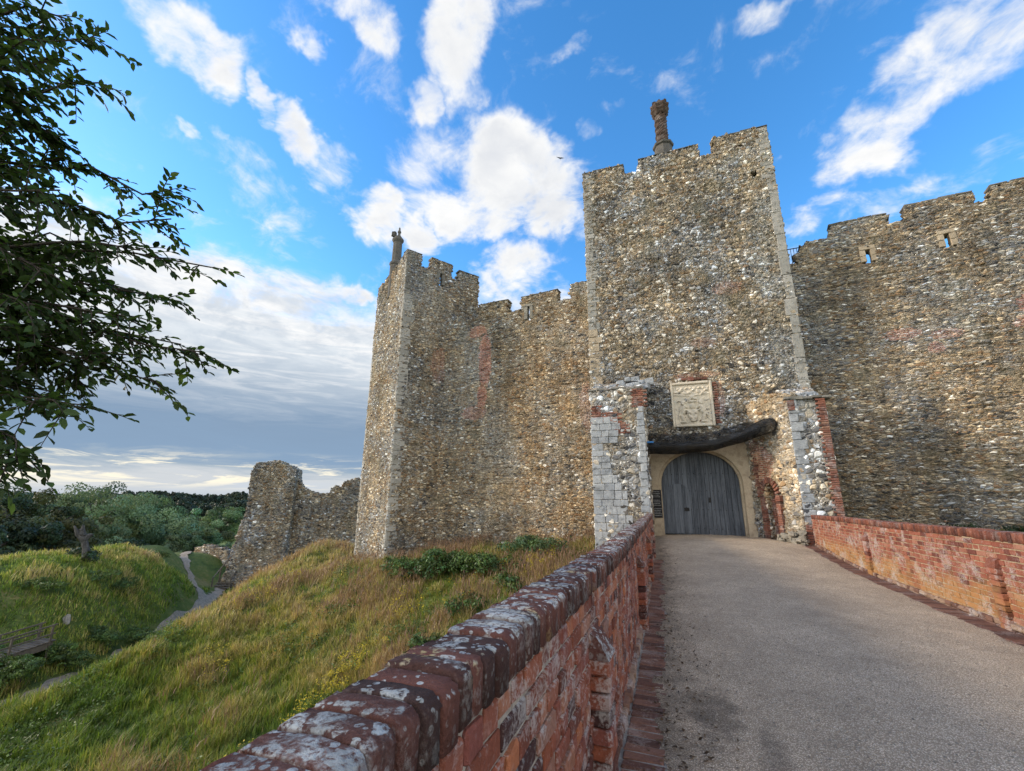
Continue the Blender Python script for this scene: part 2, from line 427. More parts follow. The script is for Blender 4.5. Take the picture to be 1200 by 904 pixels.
    moss = g.m('MULTIPLY', g.ss(g.m('ADD', lrg2, g.m('MULTIPLY', mid, .35)), .74, .88), dirt)
    col = g.mix(moss, col, (.07, .075, .05))
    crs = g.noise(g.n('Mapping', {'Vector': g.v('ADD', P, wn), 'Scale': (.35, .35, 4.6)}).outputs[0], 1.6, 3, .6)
    col = g.mix(g.m('MULTIPLY', g.ss(crs, .44, .34), coursed), col, g.v('SCALE', col, sc=.45))  # shadow lines along the course joints, painted into the stone colour
    h = g.m('MULTIPLY', g.ss(ed, 0.0, .22), g.m('MULTIPLY_ADD', rc[2], .55, .5))
    h = g.m('ADD', h, g.m('MULTIPLY', fine, .26)); h = g.m('ADD', h, g.m('MULTIPLY', g.m('SUBTRACT', lrg2, .5), .7)); h = g.m('ADD', h, g.m('MULTIPLY', g.ss(crs, .33, .50), .5*coursed))
    return finish(m, g, col, .92, h, disp=disp)
def stone_mat(name, a, b, dark, spots=.5, scale=1.0):
    m, g = new_mat(name)
    geo = g.n('NewGeometry'); P = geo.outputs['Position']
    rnd = geo.outputs['Random Per Island']
    n1 = g.noise(P, 5*scale, 6, .65); n2 = g.noise(P, 40*scale, 4, .6); n3 = g.noise(P, 1.3, 4, .6)
    c = g.mix(rnd, a, b); c = g.v('SCALE', c, sc=g.m('MULTIPLY_ADD', n2, .8, .6))
    c = g.mix(g.m('MULTIPLY', g.ss(n1, .50, .66), spots), c, dark)
    c = g.mix(g.m('MULTIPLY', g.ss(n3, .52, .70), .5), c, tuple(x*.55 for x in a))
    return finish(m, g, c, .9, g.m('ADD', n1, g.m('MULTIPLY', n2, .4)), bump=.03)
def brick_mat(name, stops, white=.5, gold=0.0, lichen=0.0, dark=.3, wscale=3.0, grit=.012):
    m, g = new_mat(name)
    geo = g.n('NewGeometry'); P = geo.outputs['Position']; rnd = geo.outputs['Random Per Island']
    sz = g.n('SeparateXYZ', {0: P}).outputs[2]; nz = g.n('SeparateXYZ', {0: geo.outputs['Normal']}).outputs[2]
    n1 = g.noise(P, 9, 6, .65); n2 = g.noise(P, 60, 5, .65); n3 = g.noise(P, wscale*.4, 4, .6); n4 = g.noise(g.v('ADD', P, (9, 4, 1)), wscale, 6, .7)
    c = g.ramp(rnd, stops); c = g.v('SCALE', c, sc=g.m('MULTIPLY_ADD', n2, .9, .52)); c = g.v('SCALE', c, sc=g.m('MULTIPLY_ADD', n1, 1.0, .5))
    c = g.mix(g.m('MULTIPLY', g.ss(n1, .55, .75), dark), c, (.035, .026, .024))
    if gold:
        k = g.m('MULTIPLY', g.ss(g.m('ADD', sz, g.m('MULTIPLY', g.m('SUBTRACT', n3, .5), 1.3)), .66, .36), g.ss(n3, .32, .52))
        c = g.mix(g.m('MULTIPLY', k, gold), c, g.mix(.75, c, (.44, .27, .09)))
    wk = g.m('MULTIPLY', g.ss(g.m('ADD', g.m('MULTIPLY', n4, .65), g.m('MULTIPLY', n2, .35)), .50, .60), white)
    c = g.mix(wk, c, (.42, .38, .36))
    if lichen:
        vo = g.n('TexVoronoi', {'Vector': g.v('ADD', P, g.v('SCALE', g.n('TexNoise', {'Vector': P, 'Scale': 12.0, 'Detail': 4}).outputs['Color'], sc=.09)), 'Scale': 19.0}, feature='F1')
        rv = g.n('SeparateColor', {0: vo.outputs['Color']}).outputs[0]
        sp = g.ss(g.m('SUBTRACT', g.m('MULTIPLY_ADD', rv, .56, .08), vo.outputs['Distance']), -.03, .05)
        vo2 = g.n('TexVoronoi', {'Vector': P, 'Scale': 46.0}, feature='F1'); rv2 = g.n('SeparateColor', {0: vo2.outputs['Color']}).outputs[0]
        sp = g.m('MAXIMUM', sp, g.ss(g.m('SUBTRACT', g.m('MULTIPLY_ADD', rv2, .6, -.12), vo2.outputs['Distance']), -.03, .05))
        sp = g.m('MAXIMUM', sp, g.ss(n4, .54, .60))
        sp = g.m('MULTIPLY', sp, g.ss(n2, .36, .56)); sp = g.m('MULTIPLY', sp, g.ss(nz, .15, .6, .30, 1.0))
        lc = g.mix(g.ss(n1, .4, .6), (.27, .285, .285), (.45, .47, .47))
        lc = g.mix(g.ss(g.noise(P, 2.0, 3), .60, .68), lc, (.40, .30, .14))
        c = g.mix(g.m('MULTIPLY', sp, lichen), c, lc)
    return finish(m, g, c, .88, g.m('ADD', g.m('MULTIPLY', n1, .7), g.m('ADD', g.m('MULTIPLY', n2, .5), g.m('MULTIPLY', g.noise(P, 160, 3, .7), .35))), bump=grit)
def flat_mat(name, a, b, scale=6.0, rough=.85, bump=.01, spec=.25, stretch=(1, 1, 1), isl=False):
    m, g = new_mat(name); geo = g.n('NewGeometry'); P = g.n('Mapping', {'Vector': geo.outputs['Position'], 'Scale': stretch}).outputs[0]
    n1 = g.noise(P, scale, 6, .65); n2 = g.noise(P, scale*6, 4, .6)
    f = g.ss(g.m('ADD', g.m('MULTIPLY', n1, .6), g.m('MULTIPLY', n2, .4)), .36, .64)
    if isl: f = g.m('ADD', g.m('MULTIPLY', f, .5), g.m('MULTIPLY', geo.outputs['Random Per Island'], .5))
    return finish(m, g, g.mix(f, a, b), rough, g.m('ADD', n1, g.m('MULTIPLY', n2, .5)), bump=bump, spec=spec)
def leaf_mat(name, base, var=.35, trans=.35):
    m, g = new_mat(name); at = g.n('VertexColor', layer_name='Col').outputs[0]
    rnd = g.n('NewGeometry').outputs['Random Per Island']
    c = g.mix(1.0, at, base, 'MULTIPLY'); c = g.v('SCALE', c, sc=g.m('MULTIPLY_ADD', rnd, var*2, 1-var))
    return finish(m, g, c, .55, spec=.3, trans=(g.mix(1.0, c, (1.25, 1.3, .55), 'MULTIPLY'), trans))

MAT = {}
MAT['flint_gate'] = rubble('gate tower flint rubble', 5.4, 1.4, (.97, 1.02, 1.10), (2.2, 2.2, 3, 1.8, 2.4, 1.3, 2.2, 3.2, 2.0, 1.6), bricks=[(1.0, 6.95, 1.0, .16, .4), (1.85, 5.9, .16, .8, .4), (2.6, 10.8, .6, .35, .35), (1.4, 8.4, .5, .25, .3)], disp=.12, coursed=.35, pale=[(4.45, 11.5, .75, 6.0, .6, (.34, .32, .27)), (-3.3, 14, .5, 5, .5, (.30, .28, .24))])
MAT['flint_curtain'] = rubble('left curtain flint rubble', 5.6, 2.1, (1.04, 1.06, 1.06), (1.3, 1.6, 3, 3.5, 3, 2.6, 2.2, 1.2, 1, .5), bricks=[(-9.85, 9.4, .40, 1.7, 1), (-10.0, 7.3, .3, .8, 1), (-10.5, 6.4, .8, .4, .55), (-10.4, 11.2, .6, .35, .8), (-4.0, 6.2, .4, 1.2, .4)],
                              coursed=.75, gold=(-5.2, 3.6, 4.4, 7.0, .25), pale=[(-9.0, 3.0, 1.2, 3.6, .55, (.34, .31, .26)), (-11, 9, 1.5, 2.5, .35, (.30, .29, .27))])  # gold: patch of low sunlight painted into the wall colour
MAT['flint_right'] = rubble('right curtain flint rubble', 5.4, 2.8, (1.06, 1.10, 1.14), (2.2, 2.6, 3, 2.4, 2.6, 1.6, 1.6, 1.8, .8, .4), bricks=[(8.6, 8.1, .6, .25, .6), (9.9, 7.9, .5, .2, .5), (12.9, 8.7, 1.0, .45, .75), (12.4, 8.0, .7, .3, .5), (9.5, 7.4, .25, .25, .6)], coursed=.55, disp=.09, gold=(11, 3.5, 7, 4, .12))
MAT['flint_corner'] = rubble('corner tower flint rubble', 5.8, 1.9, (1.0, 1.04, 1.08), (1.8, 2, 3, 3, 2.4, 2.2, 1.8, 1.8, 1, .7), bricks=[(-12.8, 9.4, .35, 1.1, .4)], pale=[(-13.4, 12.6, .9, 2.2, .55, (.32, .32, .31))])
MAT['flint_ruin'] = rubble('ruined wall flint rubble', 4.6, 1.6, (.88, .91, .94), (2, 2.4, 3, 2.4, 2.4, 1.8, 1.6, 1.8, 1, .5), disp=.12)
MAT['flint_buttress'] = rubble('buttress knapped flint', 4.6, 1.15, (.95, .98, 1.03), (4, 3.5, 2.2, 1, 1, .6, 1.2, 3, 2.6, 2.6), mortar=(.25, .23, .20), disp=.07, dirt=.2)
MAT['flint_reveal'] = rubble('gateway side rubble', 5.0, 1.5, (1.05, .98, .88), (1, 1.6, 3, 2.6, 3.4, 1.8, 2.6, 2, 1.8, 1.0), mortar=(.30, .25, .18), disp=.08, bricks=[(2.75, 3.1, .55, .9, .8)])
MAT['ashlar'] = stone_mat('grey limestone ashlar', (.29, .31, .335), (.43, .445, .455), (.15, .155, .16), .65)
MAT['ashlar_warm'] = stone_mat('buff limestone ashlar', (.37, .30, .215), (.48, .40, .29), (.20, .155, .11), .5)
MAT['quoin'] = stone_mat('weathered quoin stone', (.25, .23, .19), (.34, .315, .265), (.14, .13, .11), .6)
MAT['quoin_pale'] = stone_mat('pale corner stone', (.31, .30, .27), (.43, .41, .37), (.17, .165, .15), .45)
MAT['sooty'] = stone_mat('sooty chimney stone', (.09, .085, .08), (.15, .14, .125), (.05, .05, .045), .5)
MAT['cap'] = stone_mat('weathered coping stone', (.17, .16, .14), (.26, .245, .21), (.10, .10, .085), .6)
MAT['panel'] = stone_mat('carved buff stone', (.60, .53, .42), (.62, .55, .44), (.50, .43, .33), .3, .6)
RED = [(0, (.045, .022, .022)), (.2, (.16, .05, .032)), (.45, (.27, .082, .042)), (.65, (.20, .065, .05)), (.85, (.36, .13, .06)), (1, (.24, .13, .10))]
ORG = [(0, (.14, .05, .035)), (.25, (.27, .09, .055)), (.5, (.36, .135, .075)), (.75, (.30, .105, .065)), (1, (.42, .20, .12))]
TRM = [(0, (.09, .045, .035)), (.25, (.20, .085, .06)), (.5, (.28, .115, .075)), (.75, (.22, .09, .065)), (1, (.33, .19, .13))]
MAT['brick_red'] = brick_mat('old red parapet brick', RED, .62, 0, .35, .5, 5.0)
MAT['brick_cope'] = brick_mat('lichened coping brick', [(0, (.045, .026, .024)), (.5, (.10, .042, .034)), (1, (.16, .062, .046))], .12, 0, 1.0, .6, grit=.013)
MAT['brick_org'] = brick_mat('orange parapet brick', [(0, (.13, .045, .035)), (.25, (.24, .08, .052)), (.5, (.32, .115, .07)), (.75, (.26, .09, .06)), (1, (.36, .18, .12))], .75, .7, .0, .35, 2.6)
MAT['brick_cope_r'] = brick_mat('dark coping brick', [(0, (.09, .035, .028)), (.5, (.19, .065, .042)), (1, (.27, .10, .06))], .25, 0, .25, .7)
MAT['brick_trim'] = brick_mat('brick dressing', TRM, .5, 0, 0, .5)
MAT['brick_chim'] = brick_mat('sooty chimney brick', [(0, (.035, .028, .025)), (.5, (.085, .055, .042)), (1, (.14, .10, .075))], .35, 0, 0, .6)
MAT['brick_edge'] = brick_mat('worn brick edging', [(0, (.085, .045, .036)), (.5, (.155, .075, .055)), (1, (.21, .11, .08))], .3, 0, 0, .7)
MAT['brick_plinth'] = brick_mat('crumbling plinth brick', [(0, (.12, .06, .045)), (.5, (.22, .12, .085)), (1, (.34, .24, .17))], .7, 0, 0, .6)
MAT['mortar'] = flat_mat('lime mortar', (.20, .17, .14), (.40, .36, .31), 8)
MAT['mortar_pale'] = flat_mat('pale cement mortar', (.17, .155, .14), (.31, .29, .265), 8)
MAT['mortar_r'] = flat_mat('buff lime mortar', (.26, .19, .11), (.44, .36, .25), 8)
MAT['oak'] = flat_mat('weathered oak planks', (.030, .036, .046), (.17, .19, .22), 3.0, .8, .006, stretch=(9, 9, .55), isl=True)
MAT['iron'] = flat_mat('dark iron', (.012, .012, .013), (.03, .028, .026), 20, .6)
MAT['wood'] = flat_mat('grey outdoor timber', (.07, .06, .05), (.17, .15, .125), 4, .85, .006, stretch=(2, 2, 2), isl=True)
MAT['bark'] = flat_mat('bark', (.025, .02, .016), (.09, .075, .06), 9, .95, .03, stretch=(1, 1, .35))
MAT['deadwood'] = flat_mat('dead bark', (.035, .034, .034), (.12, .115, .11), 7, .95, .04, stretch=(1, 1, .35))
MAT['board'] = flat_mat('black painted board', (.010, .010, .012), (.018, .018, .02), 12, .5)
MAT['letters'] = flat_mat('pale paint', (.30, .30, .30), (.40, .40, .40), 12, .6)
MAT['blue'] = flat_mat('blue plastic tag', (.03, .16, .42), (.05, .20, .5), 12, .5)
MAT['bird'] = flat_mat('dark plumage', (.02, .02, .022), (.04, .04, .045), 12, .7)
MAT['pale_stone'] = flat_mat('pale field stone', (.22, .21, .20), (.38, .37, .35), 6)

# ------------------------------------------------------------------ terrain
def smooth(a, b, x): t = np.clip((np.asarray(x, float)-a)/(b-a), 0, 1); return t*t*(3-2*t)
CTRL = [(0, 26, .4), (8, 28, .4), (-10, 27, -.2), (-3.6, 21, -.12), (-6, 21.2, -.3), (-8, 21.5, -.5), (-12.5, 22, -.85), (-13.6, 20.6, -1.1), (-14.3, 19.7, -1.35), (-16.5, 21.2, -1.75),
        (-18.6, 22.8, -2.0), (-19.5, 25.5, -2.0), (-22, 31, -2.4), (-27, 35, -2.6), (-15, 30, -.5), (-20, 38, -1.5),
        (5, 20.6, .5), (10, 20, .62), (14, 19.4, .7), (22, 18, .7), (30, 17, .6), (5, 17, -1.5), (12, 15, -1.8), (20, 14, -2),
        (-3, 18.5, -.75), (-7, 18.5, -1.25), (-11, 18.5, -1.75), (-3, 15, -2.5), (-8, 15, -3.0), (-13, 16, -3.2), (-17, 16.5, -3.6),
        (-3, 10.5, -4.9), (-9, 11, -5.1), (-15, 12, -5.2), 
        (-3, 6, -5.4), (-10, 6, -5.6), (-17, 7, -5.8), (-22, 8, -5.95), (-27.0, 17.4, -6.2), (-28.6, 19.4, -6.2), (-30.3, 21.9, -6.0), (-24, 4, -6), (-22, 0, -6),
        (4, 8, -5), (12, 7, -5), (20, 6, -5), (-3, 1, -2.6), (-9, 0, -3.2), (-15, -2, -4), (-3, -5, -.2), (0, -4, -.15), (3, -4, -.15), (8, -4, -.3), (5, 1, -2.5), (15, 0, -2.5), (-10, -9, -.3), (10, -10, -.2),
        (-18, -10, -2.5), (-27, 4, -4.6), (-28, 8.5, -4.6), (-30, 12.2, -3.7), (-29, 16.2, -3.8), (-31, 20.5, -3.9), (-33, 23.5, -4.2), (-32.5, 14.6, -1.9), (-34.2, 18.2, -1.9), (-36.4, 21.5, -1.75), (-40.5, 27.5, -2.4), (-43, 30.5, -3.0),
        (-39, 34, -5.0), (-43, 37, -4.2), (-47, 38, -3.4), (-44, 33, -3.4), (-48, 30, -3.2), (-40, 20, -2.6), (-46, 24, -3.6), (-38, 12, -2.6), (-34, 6, -3.2),
        (-55, 30, -4.6), (-56, 42, -4.4), (-50, 48, -3.5), (-40, 45, -3), (-52, 14, -4.8), (-45, 2, -4.6), (-36, -8, -4.2)]
for q in ((0, 900, 20.5), (60, 872, 21.5), (120, 818, 22.6), (150, 774, 23.6), (175, 756, 24.6), (205, 738, 26.0), (235, 722, 27.6), (262, 702, 29.0), (300, 680, 30.2), (340, 657, 31.3), (385, 634, 32.5)): CTRL.append(tuple(at_range(*q)))   # shoulder of the castle bank
PATH_MAIN = [at_height(*q) for q in ((-60, 843, -6.05), (0, 830, -6.05), (60, 808, -6.05), (130, 783, -6.05))]
PATH_FORK = at_height(240, 712, -5.7)
PATH_L = [at_height(*q) for q in ((228, 692, -5.3), (218, 672, -4.5), (214, 657, -3.8), (221, 646, -3.2))]
PATH_R = [at_height(*q) for q in ((252, 697, -5.6), (260, 688, -5.55))]
CTRL += [tuple(q) for q in PATH_MAIN+[PATH_FORK]+PATH_L+PATH_R]
CP = np.array(CTRL, float)
def _tps(r2): return np.where(r2 > 0, r2*np.log(np.maximum(r2, 1e-12)), 0)*.5
_K = _tps(((CP[:, None, :2]-CP[None, :, :2])**2).sum(-1)/100)+np.eye(len(CP))*.01
_Pm = np.column_stack([np.ones(len(CP)), CP[:, :2]/10])
_A = np.block([[_K, _Pm], [_Pm.T, np.zeros((3, 3))]])
_w = np.linalg.solve(_A, np.concatenate([CP[:, 2], np.zeros(3)]))
def ground_z(x, y):
    x = np.asarray(x, float); y = np.asarray(y, float); sh = x.shape; x = x.ravel(); y = y.ravel()
    z = np.zeros(len(x))
    for k in range(0, len(x), 20000):
        xs, ys = x[k:k+20000], y[k:k+20000]
        r2 = ((xs[:, None]-CP[:, 0])**2+(ys[:, None]-CP[:, 1])**2)/100
        z[k:k+20000] = _tps(r2)@_w[:len(CP)]+_w[-3]+_w[-2]*xs/10+_w[-1]*ys/10
    r = np.hypot(x, y)
    near = np.clip(z, -6.3, 1.2)+.10*np.sin(x*.9+1.3*np.sin(y*.7))*np.sin(y*1.1+.5)+.05*np.sin(x*2.3+y*1.7)
    far = -7.5+3.5*smooth(120, 420, r)+9*smooth(380, 800, r)+1.0*np.sin(x*.02)*np.cos(y*.017)
    t = smooth(50, 95, r)
    return (near*(1-t)+far*t).reshape(sh)
na, nr = 420, 260
AZ = np.radians(np.linspace(-180, 180, na, endpoint=False)); RR = np.concatenate([np.linspace(.3, 60, 190), 60*(1500/60)**(np.arange(1, nr-190+1)/(nr-190))])
Ag, Rg = np.meshgrid(AZ, RR, indexing='ij'); Xg, Yg = Rg*np.sin(Ag), Rg*np.cos(Ag); Zg = ground_z(Xg, Yg)
gi = np.arange(na*nr).reshape(na, nr); gn = np.roll(gi, -1, 0)
gf = np.stack([gi[:, :-1], gi[:, 1:], gn[:, 1:], gn[:, :-1]], -1).reshape(-1, 4)[:, ::-1]
m, g = new_mat('grassy ground')
P = g.n('NewGeometry').outputs['Position']
n1 = g.noise(P, .35, 5, .6); n2 = g.noise(P, 3.0, 6, .65); n3 = g.noise(P, 25, 4, .6)
c = g.ramp(g.m('ADD', g.m('MULTIPLY', n1, .6), g.m('MULTIPLY', n2, .4)), [(.36, (.045, .070, .018)), (.46, (.080, .12, .026)), (.54, (.12, .145, .04)), (.62, (.20, .175, .07))])
c = g.v('SCALE', c, sc=g.m('MULTIPLY_ADD', n3, .9, .5))
far_d = g.v('LENGTH', P); fn = g.noise(P, .012, 4, .6)
c = g.mix(g.ss(far_d, 60, 110), c, g.mix(g.ss(fn, .45, .55), (.075, .14, .028), (.12, .165, .045)))
finish(m, g, c, .95, n2, bump=.15); MAT['ground'] = m
structure(link_mesh('ground', np.stack([Xg, Yg, Zg], -1).reshape(-1, 3), gf, MAT['ground'], smooth=True))

# ------------------------------------------------------------------ bridge way
def path_z(y): return .33*smooth(12.5, 20, y)
LX = lambda y: np.interp(y, [-5, 0, 3.0, 4.4, 6.5, 9.7, 14, 18.2, 20.4], [-.475, -.50, -.54, -.57, -.64, -.76, -.94, -1.10, -1.12])     # left parapet face
RX = lambda y: np.interp(y, [-5, 8, 18.2, 18.3, 20.4], [3.96, 3.97, 4.02, 3.9, 2.85])
def sheet(xl, xr, ys, zf, nx, zoff=0.0):
    V = []
    for y in ys:
        for t in np.linspace(0, 1, nx):
            x = xl(y)*(1-t)+xr(y)*t; V.append((x, y, zf(x, y)+zoff))
    ny = len(ys); i = np.arange(ny*nx).reshape(ny, nx)
    return np.array(V), np.stack([i[:-1, :-1], i[:-1, 1:], i[1:, 1:], i[1:, :-1]], -1).reshape(-1, 4)
m, g = new_mat('bound gravel')
P = g.n('NewGeometry').outputs['Position']
vo = g.n('TexVoronoi', {'Vector': P, 'Scale': 105.0}, feature='F1'); rc = g.n('SeparateColor', {0: vo.outputs['Color']}).outputs
n1 = g.noise(P, .8, 5, .6); n2 = g.noise(P, 4, 5, .65); n3 = g.noise(P, 150, 3, .7)
c = g.ramp(rc[0], [(0, (.26, .20, .145)), (.25, (.45, .36, .265)), (.55, (.58, .47, .35)), (.8, (.68, .565, .435)), (1, (.78, .69, .56))])
c = g.mix(g.ss(vo.outputs['Distance'], .30, .62), c, (.27, .21, .15))
c = g.v('SCALE', c, sc=g.m('MULTIPLY_ADD', n1, 1.1, .60)); c = g.v('SCALE', c, sc=g.m('MULTIPLY_ADD', n2, .5, .76))
sp = g.n('SeparateXYZ', {0: P}).outputs
def blot(cx, cy, rx, ry):
    a = g.m('MULTIPLY', g.m('SUBTRACT', sp[0], cx), 1/rx); b = g.m('MULTIPLY', g.m('SUBTRACT', sp[1], cy), 1/ry)
    return g.ss(g.m('ADD', g.m('MULTIPLY_ADD', a, a, g.m('MULTIPLY', b, b)), g.m('MULTIPLY', g.m('SUBTRACT', n2, .5), 2.6)), 1.3, .1)
c = g.mix(g.m('MULTIPLY', blot(.10, 4.2, .20, .55), .55), c, (.055, .047, .04))
c = g.mix(g.m('MULTIPLY', blot(.45, 3.2, .12, 1.0), .45), c, (.07, .06, .052))
edge = g.m('SUBTRACT', sp[0], g.m('MULTIPLY', sp[1], -.045))
c = g.mix(g.m('MULTIPLY', g.ss(g.m('ADD', edge, g.m('MULTIPLY', g.m('SUBTRACT', n2, .5), 1.0)), .36, -.25), .55), c, (.10, .085, .066))      # gravel darker towards the left kerb
finish(m, g, c, .95, g.m('ADD', g.m('MULTIPLY', vo.outputs['Distance'], -1.0), g.m('MULTIPLY', n3, .5)), bump=.010); MAT['gravel'] = m
ys = np.linspace(-5, 21.0, 130)
def pz0(x, y): return path_z(y)+.012*math.sin(x*1.7+y*.6)+.03*(1-((x-1.6)/2.4)**2)+.004*math.sin(x*9+y*7)
def pz(x, y):
    k = .05*math.sin(y*3.1)+.035*math.sin(y*7.7+x*9)+.025*math.sin(y*17+x*31)
    return pz0(x, y)+.020*min(float(smooth(.20, .30, x-LX(y)+k)), float(smooth(.30, .37, RX(y)-x+k*.6)))
ys = np.linspace(-5, 21.0, 420)
pv, pf = sheet(lambda y: LX(y)-.03, lambda y: RX(y)+.03, ys, pz, 120)
# the way is a solid deck: sides and underside
dl, dr = [], []
for y in np.linspace(-5, 18.6, 30): dl.append((LX(y)-.27, y)); dr.append((RX(min(y, 18.1))+.30, y))
V, Fc = [], []
for (a, b), (c_, d_) in zip(dl, dr): V += [(a, b, -.12), (a, b, -7), (c_, d_, -7), (c_, d_, -.12)]
for i in range(29):
    o = 4*i
    Fc += [[o+4, o, o+1, o+5], [o+6, o+2, o+3, o+7], [o+7, o+3, o, o+4]]
structure(link_mesh('bridge_body', V, Fc, MAT['mortar']))
structure(link_mesh('gravel_path', pv, pf, MAT['gravel'], smooth=True))

def edging(side):
    C, S, Yw = [], [], []
    y = -3.0 if side < 0 else 3.0
    r = np.random.default_rng(3+side)
    end = 14.0 if side < 0 else 18.0
    while y < end:
        w = .105
        if side < 0:
            x0 = LX(y)+.06; L = .25+r.normal(0, .012); x = x0+L/2
        else:
            L = .30+r.normal(0, .012); x = RX(y)-.06-L/2
        C.append((x, y, pz0(x, y)-.035+r.normal(0, .0015)+(.018 if side < 0 else .021))); S.append((w-.019, L, .07)); Yw.append(90+r.normal(0, 1.0)-(2 if side < 0 else 0)); y += w
    V, Fc = sheet((lambda y: LX(y)+.02) if side < 0 else (lambda y: RX(y)-.36), (lambda y: LX(y)+.33) if side < 0 else (lambda y: RX(y)-.05), np.linspace(-3.0 if side < 0 else 3.0, end, 160), pz0, 6, .010 if side < 0 else .012)
    structure(link_mesh('edging_mortar', V, Fc, MAT['mortar_pale'], smooth=True))
    V, Fc = blocks(C, S, Yw, .008, .002, 5)
    return structure(link_mesh('brick_edging', V, Fc, MAT['brick_edge']))
edging(-1); edging(1)

# ------------------------------------------------------------------ brick parapets
def wall_bricks(xf, sgn, y0, y1, z0, z1, seed, thick=.10, skip=None):
    """brickwork in English bond on the face x = xf(y); the face looks towards sgn*X"""
    r = np.random.default_rng(seed); C, S, Yw = [], [], []
    z, k = z0, 0; pit = (z1-z0)/max(1, int((z1-z0)/.0775))
    while z+.6*pit < z1:
        hd = k % 2; L = .112 if hd else .228; y = y0+r.uniform(0, L)*1
        while y < y1:
            l = L if r.random() > .12 else (.112 if not hd else .168)
            yc = y+l/2; zc = z+pit/2+.004*math.sin(yc*1.3+seed)
            if not skip or not skip(yc, zc):
                h = (float(xf(yc+.1))-float(xf(yc-.1)))/.2
                C.append((float(xf(yc))-sgn*(thick/2)+sgn*r.normal(0, .0035), yc, zc)); S.append((l-.012+r.normal(0, .002), thick, pit-.011+r.normal(0, .002))); Yw.append(90-math.degrees(math.atan(h))+r.normal(0, .5))
            y += l
        z += pit; k += 1
    return blocks(C, S, Yw, .007, .0022, seed)
def coping_bricks(xc, width, y0, y1, z, seed, rnd=.038, hgt=.12):
    r = np.random.default_rng(seed); parts = []; y = y0
    prof = []
    w2 = width/2
    ro = min(rnd, .016)
    for a in np.linspace(180, 90, 9): prof.append((-w2+ro+ro*math.cos(rad(a)), hgt-ro+ro*math.sin(rad(a))))
    prof.append((0, hgt+.004))
    for a in np.linspace(90, 0, 9): prof.append((w2-rnd+rnd*math.cos(rad(a)), hgt-rnd+rnd*math.sin(rad(a))))
    prof.append((w2, 0)); prof.append((-w2, 0)); prof = np.array(prof); n = len(prof)
    V, Fc = [], []
    while y < y1:
        b = .084+r.normal(0, .005); g_ = .0085; h = (float(xc(y+.1))-float(xc(y-.1)))/.2
        o = len(V)//1; off = r.normal(0, .004); dz = r.normal(0, .0038)+.006*math.sin(y*1.1+seed); tl = r.normal(0, .012)
        sl = b-g_
        for (t, ins) in ((0, .004), (.05, 0), (.5, -.0008), (.95, 0), (1, .004)):
            for (x, zz) in prof:
                sx = x*(1-ins/w2); sz = hgt/2+(zz-hgt/2)*(1-ins/(hgt/2))
                jx, jz = r.normal(0, .0016, 2)
                V.append((float(xc(y))+off+sx+h*(t*sl)+jx, y+t*sl+sx*(-h)*.6+tl*sx, z+dz+sz+jz))
        for q in range(4):
            for k in range(n):
                k2 = (k+1) % n; Fc.append([o+q*n+k, o+q*n+k2, o+(q+1)*n+k2, o+(q+1)*n+k])
        Fc.append([o+k for k in range(n)][::-1]); Fc.append([o+4*n+k for k in range(n)])
        y += b
    return np.array(V), Fc
def core(xa, xb, y0, y1, z0, z1):
    V, Fc = [], []; yy = np.linspace(y0, y1, 40)
    for y in yy: V += [(xa(y), y, z0), (xb(y), y, z0), (xb(y), y, z1), (xa(y), y, z1)]
    for i in range(39):
        o = 4*i
        for k in range(4): Fc.append([o+k, o+(k+1) % 4, o+4+(k+1) % 4, o+4+k])
    Fc += [[3, 2, 1, 0], [156, 157, 158, 159]]
    return np.array(V), Fc
def pier(xf, sgn, y, ztop, z0, seed):
    r = np.random.default_rng(seed); C, S = [], []
    z, k = z0, 0
    while z+.07 < ztop:
        C.append((float(xf(y))+sgn*((.035 if sgn > 0 else .0)+r.normal(0, .004)), y+r.normal(0, .004), z+.036)); S.append((.215 if k % 2 else .20, (.13), .073)); z += .078; k += 1
    V, Fc = blocks(C, S, 90, .009, .004, seed)
    # weathered sloping cap
    x0 = float(xf(y)); a = x0-sgn*.03; b = x0+sgn*(.105 if sgn > 0 else .068)
    cv = [(a, y-.11, z), (b, y-.11, z), (b, y+.11, z), (a, y+.11, z), (a, y-.105, z+.15), (a, y+.105, z+.15), (x0+sgn*.045, y-.10, z+.10), (x0+sgn*.045, y+.10, z+.10)]
    cf = [[0, 1, 2, 3], [0, 4, 6, 1], [3, 2, 7, 5], [1, 6, 7, 2], [6, 4, 5, 7], [0, 3, 5, 4]]
    return (V, Fc), (np.array(cv), cf)
